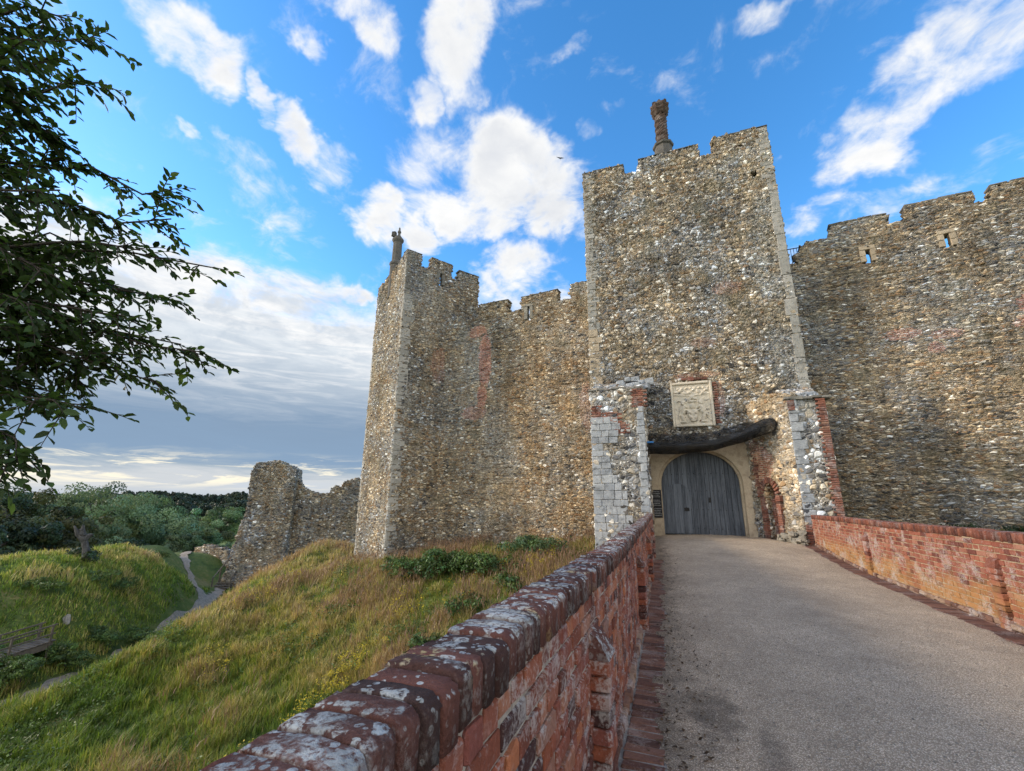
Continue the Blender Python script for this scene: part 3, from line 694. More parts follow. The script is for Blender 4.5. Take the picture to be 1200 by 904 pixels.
def parapet(name, label, xf, sgn, y0, y1, ztop, mats, th, piers):
    t = thing(name, label, 'parapet', (float(xf(0)), 0, -.1))
    back = lambda y: xf(y)-sgn*th
    cz = ztop-.12
    V, Fc = core((lambda y: back(y)+sgn*.012) if sgn > 0 else (lambda y: xf(y)+.012), (lambda y: xf(y)-.012) if sgn > 0 else (lambda y: back(y)-.012), y0, y1, -.6, cz+.105)
    link_mesh('mortar_core', V, Fc, mats[2], t)
    V, Fc = join([wall_bricks(xf, sgn, y0, y1, -.05, cz, 21+sgn), wall_bricks(back, -sgn, y0, y1, -.6, cz, 31+sgn)])
    link_mesh('brickwork', V, Fc, mats[0], t)
    V, Fc = coping_bricks(lambda y: (xf(y)+back(y))/2, th+(.018 if sgn > 0 else .006), y0, y1, cz+.004, 5+sgn, .030 if sgn > 0 else .016)
    link_mesh('coping', V, Fc, mats[1], t, smooth=True)
    r = np.random.default_rng(91); C, S, Yw = [], [], []
    for k in range(2):
        y = max(y0, -1)
        while y < y1:
            l = r.uniform(.13, .24); C.append((float(xf(y+l/2))+sgn*(.03-.012*k-.05+r.normal(0, .006)), y+l/2, -.01+.07*k+float(path_z(y))+r.normal(0, .004))); S.append((l-.012, .15, .066)); Yw.append(90-math.degrees(math.atan((float(xf(y+.2))-float(xf(y)))/.2))+r.normal(0, 1.5)); y += l
    V, Fc = blocks(C, S, Yw, .012, .005, 4); link_mesh('plinth', V, Fc, MAT['brick_plinth'], t)
    for (y, zt) in piers:
        (v, f), (cv, cf) = pier(xf, sgn, y, zt, 0.0, int(y*10))
        p = link_mesh('pier', v, f, mats[0], t); link_mesh('pier_cap', cv, cf, mats[1], p)
    return t
parapet('brick_parapet', 'low red brick parapet with lichen covered coping on the grass bank side of the bridge', LX, 1, -2.5, 18.15, 1.207, (MAT['brick_red'], MAT['brick_cope'], MAT['mortar']), .19,
        [(2.78, .80), (6.6, .78), (10.5, .78), (14.4, .78)])
parapet('brick_parapet', 'orange brick parapet with golden stains in front of the long grey curtain wall', RX, -1, -1.0, 18.1, 1.255, (MAT['brick_org'], MAT['brick_cope_r'], MAT['mortar_r']), .28,
        [(4.4, .80), (8.45, .80), (13.25, .82)])

# ------------------------------------------------------------------ gate tower
def profile(steps, seed, amp=.05):
    """steps: list of (s_end, top); returns inside-test with worn tops and slightly worn flanks"""
    ends = np.array([a for a, _ in steps]); tops = np.array([b for _, b in steps])
    def f(S, Z):
        sj = S+.04*np.sin(Z*9+seed)+.03*np.sin(Z*23+seed*2)
        k = np.clip(np.searchsorted(ends, sj), 0, len(tops)-1)
        return Z < tops[k]+wav(S, seed, amp, 2.2)
    return f
def caps(P, h, steps, depth, gaptop, over=.06, th=.09, seed=1):
    """coping stones on each merlon"""
    u, n = dirs(h); out = []; s0 = 0.0; r = np.random.default_rng(seed)
    for (s1, z) in steps:
        if z > gaptop and s1-s0 > .5:
            k = max(1, round((s1-s0)/.55)); C, S = [], []
            for q in range(k):
                a = s0-over+(s1-s0+2*over)*(q+.5)/k
                p = np.array((P[0], P[1], 0))+u*a+n*(depth/2); C.append((p[0], p[1], z+th/2-.01+r.normal(0, .012))); S.append(((s1-s0+2*over)/k-.012, depth+2*over, th+r.normal(0, .012)))
            out.append(blocks(C, S, h+r.normal(0, .6, k), .03, .010, seed+int(s1*10), roll=r.normal(0, .03, k)))
        s0 = s1
    return out
def quoin_column(P, h, s_edge, side, z0, z1, w=(.55, .34), depth=.35, proud=.035, seed=1, hc=.34):
    """alternating long and short corner stones; side=+1 grows along +heading from s_edge"""
    u, n = dirs(h); r = np.random.default_rng(seed); C, S = [], []; z, k = z0, 0
    while z < z1:
        hh = hc*r.uniform(.75, 1.2); ww = (w[k % 2])*r.uniform(.85, 1.15)
        p = np.array((P[0], P[1], 0))+u*(s_edge+side*ww/2)+n*(depth/2-proud+r.normal(0, .005)); C.append((p[0], p[1], z+hh/2)); S.append((ww, depth, hh-.012)); z += hh; k += 1
    return blocks(C, S, h, .018, .006, seed)

GT = thing('gate_tower', 'tall flint gate tower with battlements and a twisted brick chimney above the gateway', 'tower', (.75, 20, .3))
X0, X1 = -3.56, 5.10
GS = [(-1.48, 18.50), (-.70, 17.90), (2.08, 18.58), (2.82, 17.88), (5.10, 18.72)]
st = [(x-X0, z) for x, z in GS]
fp = profile(st, 3, .06)
def arch_half(z, cx, hw, spring, top):           # half width of the four-centred opening at height z
    t = np.clip((z-spring)/(top-spring), 0, 1); return hw*np.power(np.clip(1-t**2.2, 0, 1), .52)
DCX, DHW, DSP, DTOP = .72, 1.60, 2.30, 3.80
def gate_in(S, Z):
    X = S+X0; ok = fp(S, Z)
    ok &= ~((np.abs(X-DCX) < DHW+.28) & (Z < 4.02))
    ok &= ~((np.abs(X-4.32) < .13) & (np.abs(Z-16.28) < .16))     # putlog hole
    ok &= ~((np.abs(X-3.9) < .22) & (np.abs(Z-17.95) < .06))
    return ok
parts = [grid_wall((X0, 20), 0, X1-X0, -1, 18.9, .9, .052, gate_in, seed=1)]
sideR = [(1.2, 17.9), (2.4, 18.7), (3.0, 17.9), (5.1, 18.6), (6.2, 18.0)]
parts.append(grid_wall((X1, 20.9), 90, 6.1, -1, 18.9, .8, .14, profile(sideR, 5), seed=2))
parts.append(grid_wall((X0, 27.0), -90, 6.1, -1, 18.9, .8, .14, profile(sideR, 6), seed=3))
parts.append(grid_wall((X1-.8, 27.0), 180, X1-X0-1.6, -1, 18.9, .8, .16, profile([(2, 18.6), (2.8, 17.9), (5, 18.6), (5.6, 17.9), (9, 18.6)], 7), seed=4))
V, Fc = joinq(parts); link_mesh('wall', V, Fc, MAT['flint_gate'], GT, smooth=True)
V, Fc = blocks([((X0+X1)/2, 23.9, 17.0)], [(X1-X0-1.6, 6.1, .25)], 0, .01); link_mesh('roof', V, Fc, MAT['cap'], GT)
cp = caps((X0, 20), 0, st, .8, 18.2, .03, .05, 4)
for V, Fc in cp: link_mesh('merlon_cap', V, Fc, MAT['cap'], GT)
V, Fc = join([quoin_column((X0, 20), 0, 0, 1, 6.2, 9.6, (.62, .45), seed=4), ]); link_mesh('quoins', V, Fc, MAT['ashlar_warm'], GT)
for V, Fc in [quoin_column((X0, 20), 0, 0, 1, 9.6, 17.9, (.50, .40), proud=.02, seed=5), quoin_column((X0, 20), 0, X1-X0, -1, 5.4, 15.9, (.38, .36), proud=.045, seed=6, hc=1.0), quoin_column((X0, 20), 0, X1-X0, -1, 15.9, 18.55, (.46, .38), proud=.03, seed=7)]: link_mesh('quoins', V, Fc, MAT['quoin_pale'], GT)

# gateway surround, one stone frame with the arch cut out of it
def arch_pts(hw, sp, top, cx, n=26):
    P = []
    for i in range(n+1):
        a = math.pi*i/n; c_ = math.cos(a)
        t = 1-abs(c_)**(1/.52) if False else None
        x = hw*c_
        zz = sp+(top-sp)*max(0.0, 1-abs(c_)**(1/.52))**(1/2.2)
        P.append((cx+x, zz))
    return P
def frame_mesh(inner, outer, y0, y1):
    n = len(inner); V = []
    for y in (y0, y1):
        for q in (inner, outer): V += [(x, y, z) for x, z in q]
    Fc = []
    for i in range(n-1):
        Fc += [[i, i+1, n+i+1, n+i], [2*n+i, 3*n+i, 3*n+i+1, 2*n+i+1], [i, 2*n+i, 2*n+i+1, i+1], [n+i, n+i+1, 3*n+i+1, 3*n+i]]
    Fc += [[0, n, 3*n, 2*n], [n-1, 3*n-1, 4*n-1, 2*n-1]]
    return np.array(V), Fc
def resample_outer(inner, x0, x1, zb, zt, cx):
    out = []
    for (x, z) in inner:
        if z < DSP+.01: out.append((x1 if x > cx else x0, z)); continue
        a = math.atan2(z-DSP, x-cx); dx, dz = math.cos(a), math.sin(a)
        ts = []
        if dx > 1e-6: ts.append((x1-cx)/dx)
        if dx < -1e-6: ts.append((x0-cx)/dx)
        if dz > 1e-6: ts.append((zt-DSP)/dz)
        t = min(ts); out.append((cx+dx*t, DSP+dz*t))
    return out
inner = [(DCX+DHW, .2)]+arch_pts(DHW, DSP, DTOP, DCX)+[(DCX-DHW, .2)]
outer = resample_outer(inner, DCX-DHW-.31, DCX+DHW+.31, .2, 4.1, DCX)
V, Fc = frame_mesh(inner, outer, 20.06, 20.8)
sur = link_mesh('gateway_surround', V, Fc, MAT['ashlar_warm'], GT)
inner2 = [(DCX+DHW-.0, .2)]+arch_pts(DHW, DSP, DTOP, DCX)+[(DCX-DHW+.0, .2)]
inner3 = [(DCX+DHW-.10, .2)]+arch_pts(DHW-.10, DSP, DTOP-.09, DCX)+[(DCX-DHW+.10, .2)]
V, Fc = frame_mesh(inner3, inner2, 20.22, 20.6); link_mesh('chamfer', V, Fc, MAT['ashlar_warm'], sur)
# the pair of oak doors: planks of uneven width following the arch
r = np.random.default_rng(12); PV, PF = [], []
x = DCX-DHW+.02
edges = [x]
while x < DCX+DHW-.02:
    x += r.uniform(.12, .22); edges.append(min(x, DCX+DHW-.02))
def ztop_at(x):
    c_ = min(1, abs(x-DCX)/DHW); return DSP+(DTOP-DSP)*max(0.0, 1-c_**(1/.52))**(1/2.2)
for a, b in zip(edges[:-1], edges[1:]):
    y = 20.42+r.normal(0, .006); o = len(PV); g_ = .006
    zb = .36+r.uniform(0, .03); za, zc = ztop_at(a+g_), ztop_at(b-g_)
    PV += [(a+g_, y, zb), (b-g_, y, zb), (b-g_, y, zc), (a+g_, y, za), (a+g_, y+.07, zb), (b-g_, y+.07, zb), (b-g_, y+.07, zc), (a+g_, y+.07, za)]
    PF += [[o, o+1, o+2, o+3], [o+4, o+7, o+6, o+5], [o, o+3, o+7, o+4], [o+1, o+5, o+6, o+2], [o+3, o+2, o+6, o+7], [o, o+4, o+5, o+1]]
door = link_mesh('door', PV, PF, MAT['oak'], GT)
V, Fc = blocks([(DCX, 20.56, 2.0)], [(2*DHW, .04, 3.9)], 0, .002); link_mesh('backing', V, Fc, MAT['iron'], door)
# wicket door set into the left leaf, standing a finger proud
WX, WW, WT = -.16, .47, 2.42
wp, wf = [], []; xe = np.linspace(WX-WW, WX+WW, 7)
for a, b in zip(xe[:-1], xe[1:]):
    o = len(wp); y = 20.385
    zt = lambda q: 2.10+.30*max(0, 1-((q-WX)/WW)**2)**.6
    a2, b2 = a+.006, b-.006
    wp += [(a2, y, .42), (b2, y, .42), (b2, y, zt(b2)), (a2, y, zt(a2)), (a2, y+.034, .42), (b2, y+.034, .42), (b2, y+.034, zt(b2)), (a2, y+.034, zt(a2))]
    wf += [[o, o+1, o+2, o+3], [o, o+3, o+7, o+4], [o+1, o+5, o+6, o+2], [o+3, o+2, o+6, o+7], [o, o+4, o+5, o+1]]
wk = link_mesh('wicket_door', wp, wf, MAT['oak'], door)
V, Fc = join([blocks([(.15, 20.375, 1.36)], [(.20, .02, .14)], 0, .006), lathe((.17, 20.35), [(.0, 1.36), (.03, 1.37), (.03, 1.42), (0, 1.43)], 8)])
link_mesh('lock_plate', V, Fc, MAT['iron'], wk)
V, Fc = blocks([(1.06, 20.405, 1.74)], [(.09, .03, .20)], 0, .006); link_mesh('lock_plate', V, Fc, MAT['iron'], door)
C = []
for zz in (.62, 1.35, 2.1, 2.8):
    for xx in np.arange(DCX-1.5, DCX+1.5, .22):
        if zz < ztop_at(xx)-.15: C.append((xx, 20.405, zz+r.normal(0, .01)))
for q in C: link_mesh('stud', *blocks([q], [(.03, .03, .03)], 0, .006), MAT['iron'], door)

# carved stone panel over the gateway
PX0, PX1, PZ0, PZ1 = -.10, 1.55, 4.72, 6.66
pan = link_mesh('carved_panel', *blocks([((PX0+PX1)/2, 20.05, (PZ0+PZ1)/2)], [(PX1-PX0-.02, .16, PZ1-PZ0-.02)], 0, .005), MAT['panel'], GT)
C = [(PX0+.05, 19.97, (PZ0+PZ1)/2), (PX1-.05, 19.97, (PZ0+PZ1)/2), ((PX0+PX1)/2, 19.965, PZ1-.055), ((PX0+PX1)/2, 19.97, PZ0+.05)]
S = [(.11, .16, PZ1-PZ0), (.11, .16, PZ1-PZ0), (PX1-PX0-.225, .17, .11), (PX1-PX0-.225, .16, .10)]
V, Fc = blocks(C, S, 0, .025, .004, 3); link_mesh('panel_frame', V, Fc, MAT['panel'], pan)
nx, nz = 110, 130
xs = np.linspace(-1, 1, nx); zs = np.linspace(-1, 1, nz); A, B = np.meshgrid(xs, zs, indexing='ij')
def el(cx, cz, rx, rz, rot=0.):
    c_, s_ = math.cos(rot), math.sin(rot); a = ((A-cx)*c_+(B-cz)*s_)/rx; b = (-(A-cx)*s_+(B-cz)*c_)/rz
    return np.clip(1.35-(a*a+b*b), 0, 1)
H = np.zeros_like(A)
sh = (np.abs(A) < .30*np.clip(1-((-.28-B)/.62)**2*(B < -.28), 0, 1)**.5) & (B > -.88) & (B < -.30)
H = np.maximum(H, sh*.8); q1 = sh & (np.abs(A) > .02) & (np.abs(B+.55) > .02); H = np.where(q1, .95, H)
for cx, cz in ((-.14, -.44), (.14, -.44), (-.12, -.68), (.12, -.68)): H = np.maximum(H, sh*(.9+.5*el(cx, cz, .07, .06)))
for sx in (-1, 1):                                     # supporters either side, rearing animals
    for e in ((.52, -.30, .14, .30, .25), (.50, .06, .12, .12, 0), (.60, -.62, .10, .28, -.3), (.40, -.12, .16, .06, .5), (.40, -.30, .14, .05, .2), (.72, -.4, .05, .34, .3), (.56, -.88, .16, .06, 0), (.43, .10, .08, .05, 0)):
        H = np.maximum(H, .9*el(sx*e[0], e[1], e[2], e[3], sx*e[4]))
for e in ((0, -.12, .17, .17, 0), (0, .12, .26, .07, 0), (-.12, .22, .12, .05, .4), (.14, .26, .16, .06, -.3), (0, .34, .12, .12, 0)): H = np.maximum(H, el(*e))
for q in range(8):                                     # mantling scrolls along the top
    w = -.84+.24*q; H = np.maximum(H, .7*el(w, .62+.10*math.sin(q*1.9), .12, .07, math.sin(q*2.2)*.8)); H = np.maximum(H, .45*el(w+.1, .80, .09, .05, .3))
H = np.maximum(H, .35*(np.abs(B-.46+.04*np.cos(A*3)) < .035))
rr = np.random.default_rng(4)
H = H*(.8+.4*np.sin(A*7+B*5)*.3)+.10*np.sin(A*17+2*np.sin(B*11))*np.sin(B*19)+rr.normal(0, .04, H.shape)
for _ in range(2):
    Hp = np.pad(H, 1, mode='edge'); H = (Hp[1:-1, 1:-1]*2+Hp[:-2, 1:-1]+Hp[2:, 1:-1]+Hp[1:-1, :-2]+Hp[1:-1, 2:])/6
gx = (PX0+PX1)/2+A*(PX1-PX0-.22)/2; gz = (PZ0+PZ1)/2+B*(PZ1-PZ0-.21)/2
V = np.stack([gx, 19.955-.11*np.clip(H, 0, 2), gz], -1).reshape(-1, 3); i = np.arange(nx*nz).reshape(nx, nz)
Fq = np.stack([i[:-1, :-1], i[1:, :-1], i[1:, 1:], i[:-1, 1:]], -1).reshape(-1, 4)
link_mesh('carved_relief', V, Fq, MAT['panel'], pan, smooth=True)
r = np.random.default_rng(5); C, S = [], []
for k in (2, 3, 4, 5): C.append((-.05+k*.27, 19.99, 6.80+.02*math.sin(k))); S.append((.25, .14, .10 if k % 3 else .16))
V, Fc = blocks(C, S, 0, .012, .004, 5); link_mesh('brick_dressing', V, Fc, MAT['brick_trim'], GT); C, S = [], []
for k in range(18): C.append((1.66+r.uniform(-.02, .04), 19.995, 4.85+k*.10)); S.append((.13+r.uniform(0, .1), .12, .07))
V, Fc = blocks(C, S, 0, .012, .004, 6); link_mesh('brick_dressing', V, Fc, MAT['brick_trim'], GT)

# chimney on the roof
cxy = (.56, 21.05)
ch = link_mesh('chimney', *lathe(cxy, [(.55, 16.9), (.55, 19.0), (.62, 19.02), (.62, 19.15), (.47, 19.2), (.44, 19.75), (.52, 19.8), (.54, 19.9), (.40, 20.0)], 8), MAT['sooty'], GT)
rs = np.linspace(19.98, 21.85, 46)
V, Fc = lathe(cxy, [(.30, z) for z in rs], 32, twist=2.6, radial=lambda k, z: 1+.13*math.cos(k*2*math.pi/32*8)*math.cos(z*7.2*2)*.9+.05*math.cos(k*2*math.pi/32*8)); link_mesh('chimney_shaft', V, Fc, MAT['brick_chim'], ch, smooth=False)
V, Fc = lathe(cxy, [(.31, 21.83), (.41, 21.95), (.35, 22.0), (.44, 22.12), (.39, 22.2), (.47, 22.32), (.48, 22.42), (.30, 22.47)], 16, radial=lambda k, z: 1+(.10 if k % 2 else -.06))
C = [(cxy[0]+.38*math.cos(a), cxy[1]+.38*math.sin(a), 22.48+.05*(k % 2)) for k, a in enumerate(np.arange(0, 6.2, .785))]
b2 = blocks(C, [(.13, .15, .16)]*len(C), np.degrees(np.arange(0, 6.2, .785)), .02, .02, 4)
V, Fc = join([(V, Fc), b2]); link_mesh('chimney_cap', V, Fc, MAT['brick_chim'], ch)

# buttresses flanking the gateway
def slope_warp(z_start, rate):
    return lambda s, d, z: (s, d+np.clip(z-z_start, 0, None)*rate*np.clip(1-d/1.7, 0, 1), z)
def worn(top, seed, amp=.06): return lambda S, Z: Z < top+wav(S, seed, amp, 3)
BL = link_mesh('buttress', *grid_wall((-3.30, 18.2), 0, 2.13, -3.5, 6.95, 1.75, .05, worn(6.85, 4, .07), slope_warp(6.15, 2.3), seed=31, layer=.12), MAT['flint_buttress'], GT, smooth=True)
r = np.random.default_rng(14); C, S = [], []
z = -.6
while z < 4.75:                                        # ashlar facing with a ragged inner edge
    hh = r.uniform(.24, .34); x = -3.30; lim = -3.30+max(.5, 1.0+.35*math.sin(z*1.1+1)-(.10*z if z > 3 else 0))+r.uniform(-.12, .14)
    if z > 3.9: lim = -3.3+r.uniform(.9, 1.25)
    while x < lim:
        w = min(r.uniform(.28, .52), max(.2, lim-x+.1)); C.append((x+w/2, 18.2+.14-.045+r.normal(0, .004), z+hh/2)); S.append((w-.014, .28, hh-.014)); x += w
    z += hh
V1 = blocks(C, S, 0, .014, .004, 8)
V2 = quoin_column((-3.30, 18.2), 0, 2.13, -1, -.6, 5.35, (.30, .25), .3, .04, 9, .30)
link_mesh('ashlar_facing', *V1, MAT['ashlar'], BL); link_mesh('quoins', *V2, MAT['ashlar'], BL)
C, S = [], []
for (xa, xb, za, zb) in ((-1.62, -1.18, 5.35, 6.1), (-3.28, -2.2, 4.75, 5.2), (-2.35, -1.9, 4.3, 4.75), (-1.9, -1.6, .1, .55), (-3.28, -2.95, 5.2, 5.5)):
    z = za; k = 0
    while z < zb:
        x = xa+(k % 2)*.06
        while x < xb: C.append((x+.1, 18.2+.06-.035+r.normal(0, .006), z+.035)); S.append((.20, .12, .066)); x += .212
        z += .077; k += 1
    V, Fc = blocks(C, S, 0, .008, .004, 3); link_mesh('brick_patch', V, Fc, MAT['brick_trim'], BL); C, S = [], []
C = [(-3.2+.31*k, 18.2+.235, 6.17+.03*math.sin(k*2.1)) for k in range(7)]
V, Fc = blocks(C, [(.33, .5, .09)]*7, r.normal(0, 3, 7), .025, .012, 8); link_mesh('ledge', V, Fc, MAT['cap'], BL)
C = [(-3.05+.33*k+r.uniform(-.05, .05), 18.72+.2, 6.36+r.uniform(-.05, .08)) for k in range(7)]+[(-2.1+.3*k, 19.25, 6.6+r.uniform(0, .2)) for k in range(5)]
V, Fc = blocks(C, [(r.uniform(.2, .36), .4, r.uniform(.14, .28)) for _ in C], r.normal(0, 5, len(C)), .04, .02, 9); link_mesh('loose_stones', V, Fc, MAT['ashlar'], BL)

BR = link_mesh('buttress', *grid_wall((3.86, 18.2), 0, 1.13, -3.5, 6.1, 1.75, .05, worn(6.0, 5, .05), slope_warp(5.3, 2.2), seed=32, layer=.12), MAT['flint_buttress'], GT, smooth=True)
V, Fc = join([quoin_column((3.84, 18.2), 0, 0, 1, .95, 5.1, (.30, .40), .32, .045, 11, .30)]); link_mesh('quoins', V, Fc, MAT['ashlar'], BR)
C, S, C2, S2, C3 = [], [], [], [], []; z, k = -.6, 0
while z < 5.2:
    w = .30 if k % 2 else .21
    C.append((5.0-w/2, 18.2+.07-.04+r.normal(0, .004), z+.035)); S.append((w, .22, .066))
    if z < .9:
        x = 3.84
        while x < 4.3: C2.append((x+.1, 18.2+.07-.05+r.normal(0, .008), z+.035)); S2.append((.20, .22, .066)); x += .212
    if z > 4.85: C3.append((3.95, 18.2+.05, z+.035))
    z += .077; k += 1
V, Fc = blocks(C, S, 0, .008, .004, 3); link_mesh('brick_edge', V, Fc, MAT['brick_trim'], BR)
V, Fc = blocks(C3, [(.22, .22, .066)]*len(C3), 0, .008, .004, 3); link_mesh('brick_patch', V, Fc, MAT['brick_trim'], BR)
V, Fc = blocks(C2, S2, 0, .008, .004, 3); link_mesh('brick_patch', V, Fc, MAT['brick_trim'], BR)
C = [(3.90+.29*k, 18.40, 5.30+r.normal(0, .008)) for k in range(5)]
V, Fc = blocks(C, [(.30, .62, .10)]*5, 0, .02, .008, 8); link_mesh('ledge', V, Fc, MAT['cap'], BR)
C = [(3.95+.27*k+r.uniform(-.05, .05), 18.62+r.uniform(0, .25), 5.48+r.uniform(-.05, .12)) for k in range(4)]
V, Fc = blocks(C, [(r.uniform(.2, .32), .4, r.uniform(.14, .28)) for _ in C], r.normal(0, 5, len(C)), .04, .02, 9); link_mesh('loose_stones', V, Fc, MAT['ashlar'], BR)

# splayed side of the gateway with its little brick niche
SPP, SPH, SPL = (3.84, 18.2), 120.96, 2.35
SA, SB, SZ, ST = 1.12, 1.72, .30, 2.40
def niche_in(S, Z):
    ok = Z < 5.55+wav(S, 8, .12, 3)-.25*S*0
    t = np.clip((Z-1.85)/(ST-1.85), 0, 1)
    ok &= ~((np.abs(S-(SA+SB)/2) < (SB-SA)/2*np.sqrt(np.clip(1-t**1.6, 0, 1))) & (Z < ST) & (Z > SZ))
    return ok
spu, spn = dirs(SPH)
# the outside of this face looks left (towards the gateway), so build it from its far end with reversed heading
far = np.array((3.84, 18.2, 0))+spu*SPL
rev = lambda S, Z: niche_in(SPL-S, Z)
SPF = link_mesh('gateway_side', *grid_wall((far[0], far[1]), SPH+180, SPL, -.5, 5.7, .5, .05, rev, lambda s, d, z: (s, d-.28*np.clip(.75-z, 0, 1)**1.5*np.clip((s-.6)/1.2, 0, 1), z), seed=33, layer=.12, wob=.10), MAT['flint_reveal'], GT, smooth=True)
def on_splay(s, z, out): p = np.array((3.84, 18.2, 0))+spu*s+(spn)*out; return (p[0], p[1], z)   # left of heading = towards the gateway
C, S, Rl = [], [], []
for z in np.arange(.35, 1.85, .077):
    for s, w in ((SA-.09, .2), (SB+.09, .2)): C.append(on_splay(s, z, -.02)); S.append((w+r.uniform(-.03, .03), .16, .066)); Rl.append(0)
for a in np.linspace(0, math.pi, 15):
    C.append(on_splay((SA+SB)/2+math.cos(a)*.41, 1.88+math.sin(a)*.60, -.01)); S.append((.20, .16, .072)); Rl.append(a)
for z in np.arange(1.9, 3.6, .077):
    s = SB+.28
    while s < 2.3: C.append(on_splay(s, z, -.055)); S.append((.2, .16, .066)); Rl.append(0); s += .212
V, Fc = blocks(C, S, SPH, .008, .004, 3, pitch=np.array(Rl)); link_mesh('niche_arch', V, Fc, MAT['brick_trim'], SPF)
C, S = [], []
for k, z in enumerate(np.arange(.30, 2.45, .077)):
    for s in np.arange(SA-.1+(k % 2)*.1, SB+.1, .212):
        C.append(on_splay(s, z, -.42 if z > 1.8 else -.30)); S.append((.2, .12, .066))
V, Fc = blocks(C, S, SPH, .008, .004, 3); link_mesh('niche_back', V, Fc, MAT['brick_trim'], SPF)
r = np.random.default_rng(77); C, S = [], []
for k in range(46):                                    # fallen footing stones at its foot
    s = r.uniform(-.1, 1.15); C.append(on_splay(s, path_z(18.6)+r.uniform(0, .42)*(1-s*.5), r.uniform(.0, .22))); S.append((r.uniform(.1, .26), r.uniform(.1, .22), r.uniform(.08, .18)))
V, Fc = blocks(C, S, r.uniform(0, 180, 46), .03, .015, 9); link_mesh('footing_stones', V, Fc, MAT['quoin'], SPF)

# ------------------------------------------------------------------ debris net slung over the gateway
def net_mesh():
    xs = np.linspace(-1.30, 3.62, 70); V, Fc, ns = [], [], 22
    r = np.random.default_rng(6)
    for i, x in enumerate(xs):
        t = i/(len(xs)-1)
        ztop = np.interp(t, [0, .3, .55, .75, .9, 1], [4.06, 3.94, 4.02, 4.36, 4.74, 4.76])+.012*math.sin(t*40)
        zbot = np.interp(t, [0, .3, .55, .75, .9, 1], [3.55, 3.52, 3.62, 3.90, 4.12, 4.25])+.008*math.sin(t*23)
        endf = math.sqrt(max(.02, 1-((max(t, .93)-.93)/.07)**2)) if t > .93 else 1
        yc, zc = 19.20-.22*t, (ztop+zbot)/2; ry, rz = .60*endf*(1-.15*t), (ztop-zbot)/2*endf
        for k in range(ns):
            a = 2*math.pi*k/ns; w = 1+.03*math.sin(3*a+x*2.5)+.015*math.sin(7*a+x*5)
            cz = math.copysign(abs(math.sin(a))**1.25, math.sin(a))
            V.append((x, yc+ry*math.copysign(abs(math.cos(a))**.75, math.cos(a))*w, zc+rz*w*(cz if cz > 0 else cz*.95)-.05*math.cos(a)*(.5-t)))
    for i in range(len(xs)-1):
        for k in range(ns): k2 = (k+1) % ns; Fc.append([i*ns+k, (i+1)*ns+k, (i+1)*ns+k2, i*ns+k2][::-1])
    Fc.append(list(range(ns))); Fc.append([(len(xs)-1)*ns+k for k in range(ns)][::-1])
    return V, Fc
m, g = new_mat('black debris netting')
P = g.n('NewGeometry').outputs['Position']; sp = g.n('SeparateXYZ', {0: P}).outputs
n1 = g.noise(P, 2.2, 4, .6); wv = g.noise(g.n('Mapping', {'Vector': P, 'Scale': (1.0, 1.5, 6.0)}).outputs[0], 3.0, 4, .6)
c = g.mix(g.ss(n1, .4, .65), (.008, .009, .010), (.020, .022, .026))
b = g.n('BsdfPrincipled', {'Base Color': c, 'Roughness': .75, 'Specular IOR Level': .2})
bp = g.n('Bump', {'Height': wv, 'Distance': .03}); m.node_tree.links.new(bp.outputs[0], b.inputs['Normal'])
tr = g.n('BsdfTransparent'); ms = g.n('MixShader', {0: g.ss(n1, .30, .75, .60, .92), 1: tr.outputs[0], 2: b.outputs[0]}); out = g.n('OutputMaterial')
m.node_tree.links.new(ms.outputs[0], out.inputs[0]); MAT['net'] = m
net = link_mesh('debris_net', *net_mesh(), MAT['net'], smooth=True); tag(net, 'sagging black debris net slung across the top of the wooden gate', 'net')
V, Fc = [], []; xs = np.linspace(-1.28, 3.3, 60)
for x in xs:
    t = (x+1.3)/4.92; zt = float(np.interp(t, [0, .3, .55, .75, .9, 1], [4.06, 3.94, 4.02, 4.36, 4.74, 4.76])); zw = float(np.interp(t, [0, .3, .55, .75, 1], [4.52, 4.40, 4.46, 4.72, 4.98]))+.03*math.sin(x*11)
    for q in np.linspace(0, 1, 6): V.append((x, 18.98+(19.86-18.98)*q+.02*math.sin(x*7+q*3), (zt-.10)*(1-q)+zw*q-.10*math.sin(q*math.pi)))
for i in range(59):
    for k in range(5): o = i*6+k; Fc.append([o, o+6, o+7, o+1])
MAT['net_thin'] = MAT['net'].copy(); nt_ = MAT['net_thin'].node_tree
for nd in nt_.nodes:
    if nd.type == 'MIX_SHADER':
        for l_ in list(nd.inputs[0].links): nt_.links.remove(l_)
        nd.inputs[0].default_value = .58
link_mesh('net_apron', V, Fc, MAT['net_thin'], net, smooth=True)
link_mesh('tag', *blocks([(-1.02, 18.62, 3.97)], [(.26, .012, .07)], 0, .003), MAT['blue'], net)
link_mesh('edge_rope', *tube([(x, 18.64+.02*math.sin(x*5)-.05*(x+1)/4, float(np.interp(x, [-1.3, .3, 1.5, 2.5, 3.2], [3.90, 3.82, 3.90, 4.20, 4.42]))+.012*math.sin(x*9)) for x in np.linspace(-1.28, 3.2, 40)], .014, 5), MAT['iron'], net)

# notice board on the left jamb
nb = thing('notice_board', 'small black upright notice board fixed beside the wooden gate', 'sign', (-1.0, 20.03, 1.0))
link_mesh('panel', *blocks([(-.985, 20.03, 1.58)], [(.36, .04, 1.12)], 0, .006), MAT['board'], nb)
r = np.random.default_rng(2); C, S = [], []
for k in range(15):
    zz = 2.06-.068*k
    if k in (4, 9): continue
    x = -1.13
    while x < -.87:
        w = r.uniform(.015, .05); C.append((x+w/2, 20.008, zz)); S.append((w, .004, .018)); x += w+.014
V, Fc = blocks(C, S, 0, .001); link_mesh('worn_lettering', V, Fc, MAT['letters'], nb)

